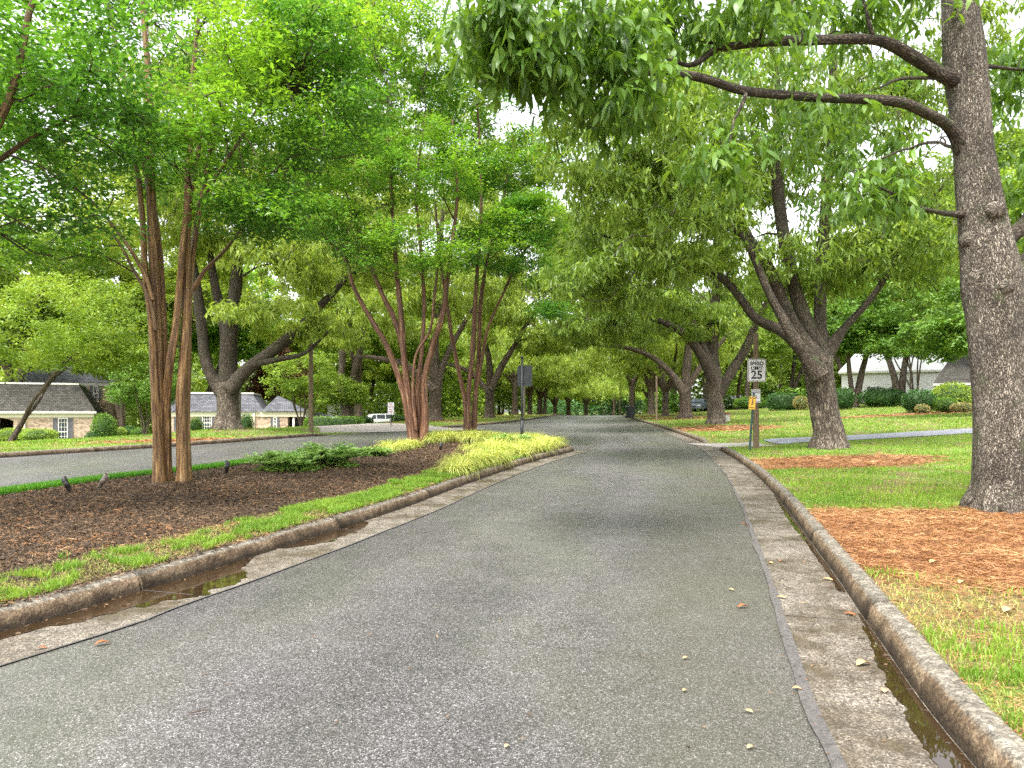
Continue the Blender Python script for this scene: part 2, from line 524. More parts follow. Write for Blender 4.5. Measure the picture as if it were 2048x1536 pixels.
def shingle_material(name, c0, c1):
    n = NB(name)
    o = n.obj()
    sx = n.n('SeparateXYZ', i_Vector=o)
    cb = n.n('CombineXYZ', i_X=sx.outputs[0], i_Y=n.math('ADD', sx.outputs[2], n.math('MULTIPLY', sx.outputs[1], .35)))
    br = n.n('TexBrick', i_Vector=cb.outputs[0], i_Scale=1.0)
    br.inputs['Brick Width'].default_value = .30
    br.inputs['Row Height'].default_value = .15
    br.inputs['Mortar Size'].default_value = .018
    br.inputs['Color1'].default_value = (*c0, 1)
    br.inputs['Color2'].default_value = (*c1, 1)
    br.inputs['Mortar'].default_value = (*(x * .3 for x in c0), 1)
    f = n.noise(o, 2.2, 5)
    col = n.mix(1.0, br.outputs[0], n.ramp(f, [(.3, .75), (.7, 1.25)]), 'MULTIPLY')
    return n.done(col, .85, n.bump(br.outputs['Fac'], -.5, .02), spec=.25)
shingle_material('shingle', (.055, .052, .045), (.11, .10, .088))
shingle_material('shingle_blue', (.09, .09, .105), (.16, .16, .185))
simple('trim_white', (.72, .70, .64), .5, .06)
simple('trim_cream', (.66, .62, .48), .55, .06)
simple('shutter_grey', (.12, .12, .14), .5)
simple('siding_white', (.74, .74, .72), .6, .05, 2)
simple('glass_and_shade', (.045, .055, .065), .08, .3, 3)  # window glass; also paints the shade inside carport and porch
simple('sign_white', (.70, .69, .72), .38, .06, 8)
simple('sign_black', (.012, .012, .014), .4)
simple('sign_navy', (.02, .025, .07), .4)
simple('sign_yellow', (.72, .40, .035), .4, .1)
simple('sign_red', (.45, .10, .10), .5)
simple('sign_back', (.018, .022, .028), .45)
simple('post_green', (.015, .055, .045), .4)
simple('post_black', (.015, .016, .018), .4)
simple('galvanised', (.38, .39, .41), .38, .1, 10, metal=.7)
simple('lamp_black', (.022, .019, .017), .42)
simple('lamp_bronze', (.13, .10, .08), .45, .2, 30)
simple('car_white', (.70, .71, .73), .25, .03, 2)
simple('car_black', (.01, .011, .013), .2, .05, 2)
simple('car_grey', (.10, .12, .15), .25, .05, 2)
simple('tyre_rubber', (.012, .012, .012), .8)
simple('rim_metal', (.45, .45, .47), .35, .1, 10, metal=.8)
simple('headlight', (.55, .57, .6), .12)
simple('bin_plastic', (.022, .026, .032), .5)
simple('twig_brown', (.06, .035, .02), .8)
simple('dead_leaf', (.33, .11, .035), .6, .35, 40)
simple('dead_leaf_tan', (.52, .33, .15), .6, .3, 40)
simple('brick_red', (.25, .09, .06), .8, .3, 10)
simple('stone_pale', (.5, .47, .43), .8, .2, 10)

# ------------------------------------------------------------------ mesh helpers
def tag(o, label=None, cat=None, group=None, kind=None):
    if label: o['label'] = label
    if cat: o['category'] = cat
    if group: o['group'] = group
    if kind: o['kind'] = kind
    return o

def mk(name, V, faces, mat, parent=None, smooth=True, attrs=None):
    """faces: list of (m,k) int arrays; attrs: {name: (domain, type, array)}"""
    V = np.asarray(V, np.float32)
    me = bpy.data.meshes.new(name)
    faces = [np.asarray(f, np.int32) for f in faces if len(f)]
    nl = sum(f.size for f in faces); nf = sum(len(f) for f in faces)
    me.vertices.add(len(V)); me.vertices.foreach_set('co', V.ravel())
    me.loops.add(nl); me.polygons.add(nf)
    me.loops.foreach_set('vertex_index', np.concatenate([f.ravel() for f in faces]))
    tot = np.concatenate([np.full(len(f), f.shape[1], np.int32) for f in faces])
    st = np.r_[0, np.cumsum(tot)[:-1]].astype(np.int32)
    me.polygons.foreach_set('loop_start', st)
    me.polygons.foreach_set('loop_total', tot)
    me.polygons.foreach_set('use_smooth', np.full(nf, smooth))
    for an, (dom, typ, arr) in (attrs or {}).items():
        a = me.attributes.new(an, typ, dom)
        a.data.foreach_set('vector' if typ == 'FLOAT_VECTOR' else 'value', np.asarray(arr, np.float32).ravel())
    me.update(calc_edges=True)
    me.validate(verbose=False)
    if mat: me.materials.append(MATS[mat])
    o = bpy.data.objects.new(name, me)
    COL.objects.link(o)
    if parent is not None: o.parent = parent
    return o

def empty(name, loc, label, cat, group=None, rz=0.0):
    o = bpy.data.objects.new(name, None)
    o.empty_display_size = .3
    COL.objects.link(o)
    o.location = tuple(float(v) for v in loc)
    o.rotation_euler = (0, 0, rz)
    return tag(o, label, cat, group)

class MB:
    """collects simple solids into one mesh"""
    def __init__(self):
        self.v = []; self.f = []; self.n = 0
    def add(self, V, Fs):
        self.v.append(np.asarray(V, float).reshape(-1, 3))
        self.f += [tuple(int(i) + self.n for i in f) for f in Fs]
        self.n += len(self.v[-1])
        return self
    def box(self, x0, x1, y0, y1, z0, z1, rz=0, piv=(0, 0)):
        c = np.array([[x, y, z] for z in (z0, z1) for x, y in ((x0, y0), (x1, y0), (x1, y1), (x0, y1))], float)
        if rz:
            ca, sa = math.cos(rz), math.sin(rz)
            q = c[:, :2] - piv
            c[:, 0] = q[:, 0] * ca - q[:, 1] * sa + piv[0]
            c[:, 1] = q[:, 0] * sa + q[:, 1] * ca + piv[1]
        return self.add(c, [(0, 3, 2, 1), (4, 5, 6, 7), (0, 1, 5, 4), (1, 2, 6, 5), (2, 3, 7, 6), (3, 0, 4, 7)])
    def prism(self, poly, y0, y1):
        """polygon in xz extruded along y"""
        n = len(poly)
        V = [(x, y0, z) for x, z in poly] + [(x, y1, z) for x, z in poly]
        Fs = [tuple(range(n)), tuple(range(2 * n - 1, n - 1, -1))] + [(i + n, (i + 1) % n + n, (i + 1) % n, i) for i in range(n)]
        return self.add(V, Fs)
    def tube(self, pts, r, k=10):
        V, Fq, _ = tube_arr(np.asarray(pts, float), np.broadcast_to(np.asarray(r, float), (len(pts),)), k)
        n0 = len(V)
        self.add(V, [tuple(q) for q in Fq] + [tuple(range(k - 1, -1, -1)), tuple(range(n0 - k, n0))])
        return self
    def build(self, name, mat, parent=None, smooth=False, bevel=0.0):
        me = bpy.data.meshes.new(name)
        me.from_pydata(np.concatenate(self.v).tolist(), [], self.f)
        me.update()
        me.materials.append(MATS[mat])
        if smooth:
            for p_ in me.polygons: p_.use_smooth = True
        o = bpy.data.objects.new(name, me)
        COL.objects.link(o)
        if parent is not None: o.parent = parent
        if bevel:
            md = o.modifiers.new('edge', 'BEVEL'); md.width = bevel; md.segments = 2; md.limit_method = 'ANGLE'
        return o

def tube_arr(pts, r, k, r0=None, lump=0.0, seed=0, flute=0.0):
    n = len(pts)
    tg = np.gradient(pts, axis=0)
    tg /= np.linalg.norm(tg, axis=1)[:, None] + 1e-9
    ref = np.array([0, 1.0, 0]) if abs(tg[0][1]) < .9 else np.array([1.0, 0, 0])
    N = np.zeros((n, 3))
    v = ref
    for i in range(n):
        v = v - tg[i] * np.dot(v, tg[i])
        v /= np.linalg.norm(v) + 1e-9
        N[i] = v
    B = np.cross(tg, N)
    a = np.arange(k) / k * 2 * np.pi
    s = np.r_[0, np.cumsum(np.linalg.norm(np.diff(pts, axis=0), axis=1))]
    rr = r[:, None] * np.ones(k)
    if lump:
        rr = rr * (1 + lump * (vnoise(np.cos(a)[None] * 3 + seed * 7.3, s[:, None] * 2.2 + np.sin(a)[None] * 3, 1.0, seed) - .5) * 2)
    if flute:
        rr = rr * (1 + flute * np.sin(a[None] * 5 + seed + s[:, None] * .8) * .5 + flute * np.sin(a[None] * 3 - s[:, None] * .5 + seed * 2))
    V = pts[:, None] + rr[..., None] * (np.cos(a)[None, :, None] * N[:, None] + np.sin(a)[None, :, None] * B[:, None])
    i = np.arange(n - 1)[:, None]; j = np.arange(k)[None]
    Fq = np.stack([i * k + j, i * k + (j + 1) % k, (i + 1) * k + (j + 1) % k, (i + 1) * k + j], -1).reshape(-1, 4)
    rm = max(float(r.max()) if r0 is None else r0, .02)
    bk = np.stack(np.broadcast_arrays(np.cos(a)[None] * rm + seed * 3.7, np.sin(a)[None] * rm, s[:, None] + seed * 1.3), -1)
    return V.reshape(-1, 3), Fq, bk.reshape(-1, 3)

def tubes_obj(name, tubes, mat, parent=None):
    """tubes: list of dict(pts, r, k, ...)"""
    Vs, Fs, Bs, Gs = [], [], [], []
    n = 0
    for t in tubes:
        V, Fq, bk = tube_arr(*t['a'], **t.get('kw', {}))
        Gs.append(np.repeat(t['a'][1], t['a'][2])); Gs.append(t['a'][1][-1:])
        Vs.append(V); Fs.append(Fq + n); Bs.append(bk)
        # end cap (fan to a point)
        k = t['a'][2]
        c = len(V)
        Vs.append(t['a'][0][-1][None] + (t['a'][0][-1] - t['a'][0][-2])[None] * .02)
        Bs.append(bk[-1:])
        tri = np.array([[n + c - k + j, n + c - k + (j + 1) % k, n + c] for j in range(k)])
        Fs.append(np.c_[tri, tri[:, :1]][:, :3])
        n += c + 1
    q = [f for f in Fs if f.shape[1] == 4]; t3 = [f for f in Fs if f.shape[1] == 3]
    return mk(name, np.concatenate(Vs), [np.concatenate(q), np.concatenate(t3)], mat, parent, True, {'bark': ('POINT', 'FLOAT_VECTOR', np.concatenate(Bs)), 'girth': ('POINT', 'FLOAT', np.concatenate(Gs))})

def leaves_obj(name, C, L, Wd, mat, parent=None, pitch=(-70, -5), az=None, detail=0, rg=None, rnd=None, roll=.5, offset=0.03, lump=True):
    """C (n,3) leaf base points"""
    rg = rg or rng
    n = len(C)
    ph = rg.uniform(0, 2 * np.pi, n) if az is None else az
    th = np.radians(rg.uniform(pitch[0], pitch[1], n))
    d = np.stack([np.cos(ph) * np.cos(th), np.sin(ph) * np.cos(th), np.sin(th)], 1)
    up = np.array([0, 0, 1.0]) + rg.normal(0, roll, (n, 3))
    sdv = np.cross(d, up); sdv /= np.linalg.norm(sdv, axis=1)[:, None] + 1e-9
    nn = np.cross(sdv, d)
    Ls = L * rg.uniform(.5, 1.35, n); Ws = Wd * rg.uniform(.65, 1.25, n)
    b = C + d * offset
    X = lambda s, t, h: b + sdv * (s * Ws)[:, None] + d * (t * Ls)[:, None] + nn * (h * Ls)[:, None]
    one = np.ones(n)
    if detail == 0:
        V = np.stack([X(0 * one, 0 * one, 0 * one), X(-.5 * one, .48 * one, .05 * one), X(0 * one, one, -.06 * one), X(.5 * one, .48 * one, .05 * one), ], 1)
        tri = np.array([[0, 3, 2], [0, 2, 1]])
        nv = 4
    else:
        ls = [(0, 0, 0), (-.36, .22, .045), (0, .28, .03), (.36, .22, .045), (-.5, .5, .02), (0, .52, .0), (.5, .5, .02), (-.3, .8, -.06), (0, .8, -.075), (.3, .8, -.06), (0, 1.04, -.16)]
        V = np.stack([X(a * one, t * one, h * one) for a, t, h in ls], 1)
        tri = np.array([[0, 2, 1], [0, 3, 2], [1, 2, 4], [2, 5, 4], [2, 3, 6], [2, 6, 5], [4, 5, 7], [5, 8, 7], [5, 6, 9], [5, 9, 8], [7, 8, 10], [8, 9, 10]])
        nv = 11
    Fi = (np.arange(n)[:, None, None] * nv + tri[None]).reshape(-1, 3)
    if rnd is None: rnd = rg.uniform(0, 1, n)
    return mk(name, V.reshape(-1, 3), [Fi], mat, parent, detail > 0, {'rnd': ('FACE', 'FLOAT', np.repeat(rnd, len(tri)))})

# ------------------------------------------------------------------ ground, roads, kerbs
def plan(ys, fx, off):
    p = resample(catmull(np.stack([fx(ys), ys], 1), 6), .5)
    return p

R_line = resample(catmull(np.stack([XR_X, XR_Y], 1)[1:], 8), .25)          # bottom of the kerb, road side, walking away
L_line = resample(catmull(np.stack([XL_X, XL_Y], 1), 8), .3)
M_R = resample(catmull(MED_R + MED_L[:1], 8), .25)
M_full = resample(catmull(MED_R + MED_L, 8), .25)

def kerb(name, line, side, joint=3.05, h=.13, kw=.17, gap=.015):
    """side +1: kerb body lies to the left of the walking direction"""
    s = np.r_[0, np.cumsum(np.linalg.norm(np.diff(line, axis=0), axis=1))]
    prof = [(0.0, -.04, 0.0), (0.012, .03, .12), (.022, .075, .35), (.034, .108, .5), (.055, .13, .62), (.085, .139, .75), (kw - .02, .141, .9), (kw, .128, .97), (kw + .004, -.06, 1.0)]
    Vs, Fs, Ps = [], [], []
    n = 0
    s0 = .4
    a = 0.0
    while a < s[-1] - .3:
        b = min(a + joint, s[-1])
        t = np.linspace(a + gap, b - gap, max(2, int((b - a) / .25) + 1))
        p = np.stack([np.interp(t, s, line[:, 0]), np.interp(t, s, line[:, 1])], 1)
        p2 = np.stack([np.interp(t + .05, s, line[:, 0]), np.interp(t + .05, s, line[:, 1])], 1)
        tg = p2 - p
        if len(tg) > 1:
            bad = np.linalg.norm(tg, axis=1) < 1e-6
            tg[bad] = tg[~bad][-1]
        tg /= np.linalg.norm(tg, axis=1)[:, None]
        nr = np.stack([-tg[:, 1], tg[:, 0]], 1) * side
        kk = K(p[:, 0] + nr[:, 0] * .1, p[:, 1] + nr[:, 1] * .1) / .13
        kk = np.maximum(kk, .09)
        z0 = T(p[:, 0], p[:, 1])
        wob = (vnoise(t, t * 0, .8, 5) - .5) * .012
        V = np.stack([np.c_[p + nr * (o + (wob[:, None] if 0 < i < 7 else 0)), z0 + (z * np.where(z > 0, kk, 1)) + (vnoise(t, t * 0 + i, .3, 9) - .5) * (.006 if 0 < i < 8 else 0)] for i, (o, z, _) in enumerate(prof)], 1)
        m, k = V.shape[:2]
        Vs.append(V.reshape(-1, 3)); Ps.append(np.tile([q[2] for q in prof], m))
        i = np.arange(m - 1)[:, None]; j = np.arange(k - 1)[None]
        q = np.stack([i * k + j, i * k + j + 1, (i + 1) * k + j + 1, (i + 1) * k + j], -1).reshape(-1, 4)
        if side < 0: q = q[:, ::-1]
        Fs.append(q + n)
        for e, rev in ((0, side > 0), (m - 1, side < 0)):
            ring = [n + e * k + jj for jj in range(k)]
            c = [[ring[0], ring[jj], ring[jj + 1], ring[jj + 1]] for jj in range(1, k - 1)]
            Fs.append(np.array([[x[0], x[1], x[2]] if rev else [x[0], x[2], x[1]] for x in c]))
        n += m * k
        a = b
    q = np.concatenate([f for f in Fs if f.shape[1] == 4]); t3 = np.concatenate([f for f in Fs if f.shape[1] == 3])
    o = mk(name, np.concatenate(Vs), [q, t3], 'kerb_concrete', None, False, {'prof': ('POINT', 'FLOAT', np.concatenate(Ps))})
    # only the long faces are smooth, the joints stay crisp
    sm = np.r_[np.ones(len(q), bool), np.zeros(len(t3), bool)]
    o.data.polygons.foreach_set('use_smooth', sm)
    return tag(o, kind='structure')

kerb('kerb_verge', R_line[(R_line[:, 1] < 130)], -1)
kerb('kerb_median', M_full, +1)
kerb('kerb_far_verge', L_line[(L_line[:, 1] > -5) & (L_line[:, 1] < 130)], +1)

RB = offset2(R_line, -.08); LB = offset2(L_line, .08); MB_ = offset2(M_full, .08)

# straw beds (x, y, rx, ry, strength), filled in world metres
def bed(u, v, rx, ry, ang=0.0):
    g = G(u, v, .13)
    return (g[0], g[1], rx, ry, ang)
BEDS = [bed(1900, 1075, 2.35, 1.75, .25), bed(1650, 925, 2.7, 1.35, .2), bed(1430, 858, 2.9, 2.6), (13.5, 57, 3.4, 2.5, 0), (13.8, 66, 3.0, 2.2, 0),
        (14.2, 75, 3.2, 2.2, 0), bed(480, 880, 4.2, 1.5, .35), (-5.2, 50.5, 3.5, 1.8, 0), (-2.0, 64, 3.2, 2.0, 0), (.4, 81, 3.4, 2.0, 0), (2.3, 92, 3, 2, 0),
        (3.9, 100, 3, 2, 0), bed(1850, 827, 5.5, 1.6), bed(630, 878, 1.6, .7)]
def straw_field(x, y):
    s = np.zeros(np.shape(x))
    for cx, cy_, rx, ry, an in BEDS:
        ca, sa = math.cos(an), math.sin(an)
        dx, dy = x - cx, y - cy_
        q = np.sqrt(((dx * ca + dy * sa) / rx) ** 2 + ((-dx * sa + dy * ca) / ry) ** 2)
        s = np.maximum(s, np.clip(1.55 - q, 0, 1))
    return s
MOUNDS = []   # tree roots lift the bed a little: (x, y, r, h)

def in_median(x, y):
    return inside(MB_, x, y)

def surf(x, y):
    """height of lawn or bed surface"""
    x = np.asarray(x, float); y = np.asarray(y, float)
    z = T(x, y) + K(x, y)
    for mx, my, r, h in MOUNDS:
        z = z + h * np.exp(-((x - mx) ** 2 + (y - my) ** 2) / r ** 2)
    return z
MOUNDS += [(6.0, 9.0, 1.4, .02), (8.7, 20.0, 1.6, .08), (-12.9, 33.0, 2.2, .22), (11.2, 40, 2, .12), (-5.3, 50, 2, .15),
           (-2.9, 23.8, 1.5, .12), (-1.5, 25.2, 1.6, .12), (-5.8, 12.5, 1.8, .08), (-4, 17, 2.2, .1)]

def build_ground():
    pts, edges = [], []
    def poly(p, closed):
        s = len(pts)
        pts.extend([tuple(q) for q in p])
        m = len(p)
        edges.extend([(s + i, s + i + 1) for i in range(m - 1)])
        if closed: edges.append((s + m - 1, s))
    ylo, yhi = -14.0, 190.0
    a = RB[(RB[:, 1] > ylo) & (RB[:, 1] < yhi)]; b = LB[(LB[:, 1] > ylo) & (LB[:, 1] < yhi)]
    thin = lambda p: p[np.r_[True, (np.arange(1, len(p) - 1) % 2 == 0) | (p[1:-1, 1] < 30), True]]
    a, b = thin(a), thin(b)
    rd = np.concatenate([a, b[::-1]])
    poly(rd, True)
    md = MB_[MB_[:, 1] > ylo + .5]
    poly(md, True)
    cl = np.concatenate([a, b, md])
    def scatter(x0, x1, y0, y1, st, excl=None):
        gx, gy = np.meshgrid(np.arange(x0, x1 + 1e-6, st), np.arange(y0, y1 + 1e-6, st))
        gx = gx.ravel() + rng.uniform(-.2, .2, gx.size) * st; gy = gy.ravel() + rng.uniform(-.2, .2, gy.size) * st
        if excl:
            k = ~((gx > excl[0]) & (gx < excl[1]) & (gy > excl[2]) & (gy < excl[3]))
            gx, gy = gx[k], gy[k]
        if st < 3:
            k = np.ones(len(gx), bool)
            for c in range(0, len(gx), 4000):
                dd = np.min((gx[c:c + 4000, None] - cl[None, :, 0]) ** 2 + (gy[c:c + 4000, None] - cl[None, :, 1]) ** 2, 1)
                k[c:c + 4000] = dd > (st * .4) ** 2
            gx, gy = gx[k], gy[k]
        pts.extend(zip(gx.tolist(), gy.tolist()))
    scatter(-12, 10, 1, 27, .45)
    scatter(-34, 34, -12, 62, 1.1, (-12.2, 10.2, .8, 27.2))
    scatter(-100, 100, -40, 185, 4.5, (-34.5, 34.5, -12.5, 62.5))
    scatter(-1500, 1500, -600, 2400, 90, (-102, 102, -42, 187))
    r = delaunay_2d_cdt([Vector(p) for p in pts], edges, [], 0, 1e-5)
    V = np.array([tuple(v) for v in r[0]]); Ft = np.array([f for f in r[2]])
    # orientation
    A, B_, C_ = V[Ft[:, 0]], V[Ft[:, 1]], V[Ft[:, 2]]
    ar = (B_[:, 0] - A[:, 0]) * (C_[:, 1] - A[:, 1]) - (B_[:, 1] - A[:, 1]) * (C_[:, 0] - A[:, 0])
    Ft[ar < 0] = Ft[ar < 0][:, ::-1]
    c = (A + B_ + C_) / 3
    road = inside(rd, c[:, 0], c[:, 1])
    med = inside(md, c[:, 0], c[:, 1])
    road &= ~med
    x, y = V[:, 0], V[:, 1]
    def sub(name, mask, zf, mat, attrs=None):
        f = Ft[mask]
        u, inv = np.unique(f.ravel(), return_inverse=True)
        vv = V[u]
        z = zf(vv[:, 0], vv[:, 1])
        at_ = {k_: ('POINT', 'FLOAT', fn(vv[:, 0], vv[:, 1])) for k_, fn in (attrs or {}).items()}
        return tag(mk(name, np.c_[vv, z], [inv.reshape(-1, 3)], mat, None, True, at_), kind='structure')
    sub('road', road, lambda x, y: T(x, y), 'asphalt', {'across': lambda x, y: np.clip(np.interp(y, R_line[:, 1], R_line[:, 0]) - .55 - x, 0, 6)})
    sub('lawn', ~road & ~med, surf, 'lawn_ground', {'straw': straw_field})
    sub('mulch_bed', med, surf, 'mulch_ground')
build_ground()

def strip(name, A, B, mat, zf, lift=.005, nw=3, kind='structure', sub=.3):
    """sheet between two plan polylines of equal length"""
    A = resample(A, sub); m = len(A)
    s = np.linspace(0, 1, m)
    B = np.asarray(B, float)
    sb = np.r_[0, np.cumsum(np.linalg.norm(np.diff(B, axis=0), axis=1))]; sb /= sb[-1]
    B = np.stack([np.interp(s, sb, B[:, 0]), np.interp(s, sb, B[:, 1])], 1)
    t = np.linspace(0, 1, nw)[None, :, None]
    XY = A[:, None] * (1 - t) + B[:, None] * t
    Z = zf(XY[..., 0], XY[..., 1]) + lift
    V = np.concatenate([XY, Z[..., None]], -1).reshape(-1, 3)
    i = np.arange(m - 1)[:, None]; j = np.arange(nw - 1)[None]
    q = np.stack([i * nw + j, (i + 1) * nw + j, (i + 1) * nw + j + 1, i * nw + j + 1], -1).reshape(-1, 4)
    e1 = V[q[0, 1]] - V[q[0, 0]]; e2 = V[q[0, 3]] - V[q[0, 0]]
    if np.cross(e1, e2)[2] < 0: q = q[:, ::-1]
    return tag(mk(name, V, [q], mat, None, True), kind=kind)

def smooth_noise(line, amp, s, seed):
    return (vnoise(np.arange(len(line)) * .25, np.zeros(len(line)), s, seed) - .5) * 2 * amp

gR = R_line[(R_line[:, 1] < 44)]
gw = np.interp(gR[:, 1], [-10, 3, 12, 19, 24, 44], [.50, .50, .60, .62, .5, .5])
strip('gutter', gR, offset2(gR, gw + smooth_noise(gR, .012, .5, 3)), 'gutter_concrete', T, .005, 4)
iM = np.argmin(np.hypot(M_full[:, 0] - 1.98, M_full[:, 1] - 23.0))
gM = M_full[:iM + 1]
gwm = np.interp(gM[:, 1], [-16, 4.5, 7.6, 11.7, 16, 23], [-.62, -.62, -.60, -.52, -.48, -.45])
strip('gutter_median', gM, offset2(gM, gwm + smooth_noise(gM, .01, .4, 8)), 'gutter_concrete', T, .005, 4)
# dark seam of crumbled asphalt along the gutter
n_ = NB('seam_tar'); o_ = n_.obj(); f_ = n_.noise(o_, 40, 5, .8)
n_.done(n_.ramp(f_, [(.3, (.03, .028, .026)), (.7, (.13, .118, .108))]), .8, n_.bump(f_, .8, .01))
sA = offset2(gR, gw - .01 + smooth_noise(gR, .012, .5, 3)); sB = offset2(gR, gw + np.interp(gR[:, 1], [2, 5, 12, 16], [.06, .045, .03, .008]) + smooth_noise(gR, .022, .28, 21))
strip('road_seam', sA, sB, 'seam_tar', T, .010, 3, sub=.1)
sA = offset2(gM, gwm + .006); sB = offset2(gM, gwm - .012 + smooth_noise(gM, .012, .3, 23))
strip('road_seam_median', sA, sB, 'seam_tar', T, .010, 3, sub=.1)
# joints across the gutters
def joints(line, w, name, sgn):
    s = np.r_[0, np.cumsum(np.linalg.norm(np.diff(line, axis=0), axis=1))]
    mb = MB()
    a = 3.05
    while a < min(s[-1], 45):
        p = np.array([np.interp(a, s, line[:, 0]), np.interp(a, s, line[:, 1])])
        q = np.array([np.interp(a + .1, s, line[:, 0]), np.interp(a + .1, s, line[:, 1])])
        t = (q - p) / np.linalg.norm(q - p); nr = np.array([-t[1], t[0]]) * sgn
        c = [p + t * .005, p - t * .005, p - t * .005 + nr * w, p + t * .005 + nr * w]
        z = [float(T(*k_)) + .010 for k_ in c]
        mb.add([(*k_, zz) for k_, zz in zip(c, z)], [(0, 1, 2, 3) if sgn > 0 else (3, 2, 1, 0)])
        a += 3.05
    tag(mb.build(name, 'seam_tar'), kind='structure')
joints(gR, .5, 'gutter_joint', 1)
joints(gM, .48, 'gutter_joint_median', -1)

# driveways
d0 = [G(1440, 893)[:2], G(1500, 889.5, .1)[:2], G(1700, 882, .1)[:2], G(1930, 873.5, .1)[:2]]
dirv = np.array(d0[3]) - np.array(d0[1]); dirv /= np.linalg.norm(dirv)
dc = np.array([[6.75, 24.6], [8.1, 24.9], [10.5, 25.0], [16, 25.4], [26, 26.6], [40, 30.5]])
dcl = resample(catmull(dc, 8), .3)
hw = np.interp(dcl[:, 0], [6.9, 8.6, 12], [1.75, 1.35, 1.2])
ap = dcl[:, 0] < 9.0
strip('drive_apron', offset2(dcl, hw)[ap], offset2(dcl, -hw)[ap], 'apron_concrete', surf, .012, 7)
ap = dcl[:, 0] > 8.9
strip('side_drive', offset2(dcl, hw)[ap], offset2(dcl, -hw)[ap], 'plain_drive', surf, .022, 7)
fd = resample(catmull([(-5.4, 37.2), (-7.2, 40.5), (-9.5, 45), (-13, 54), (-17, 62)], 8), .4)
hwf = np.interp(fd[:, 1], [37, 41, 47], [4.6, 3.3, 2.6])
strip('far_drive', offset2(fd, hwf), offset2(fd, -hwf), 'pale_drive', surf, .02, 9)

# ------------------------------------------------------------------ trees
def uni(v):
    return v / (np.linalg.norm(v) + 1e-9)

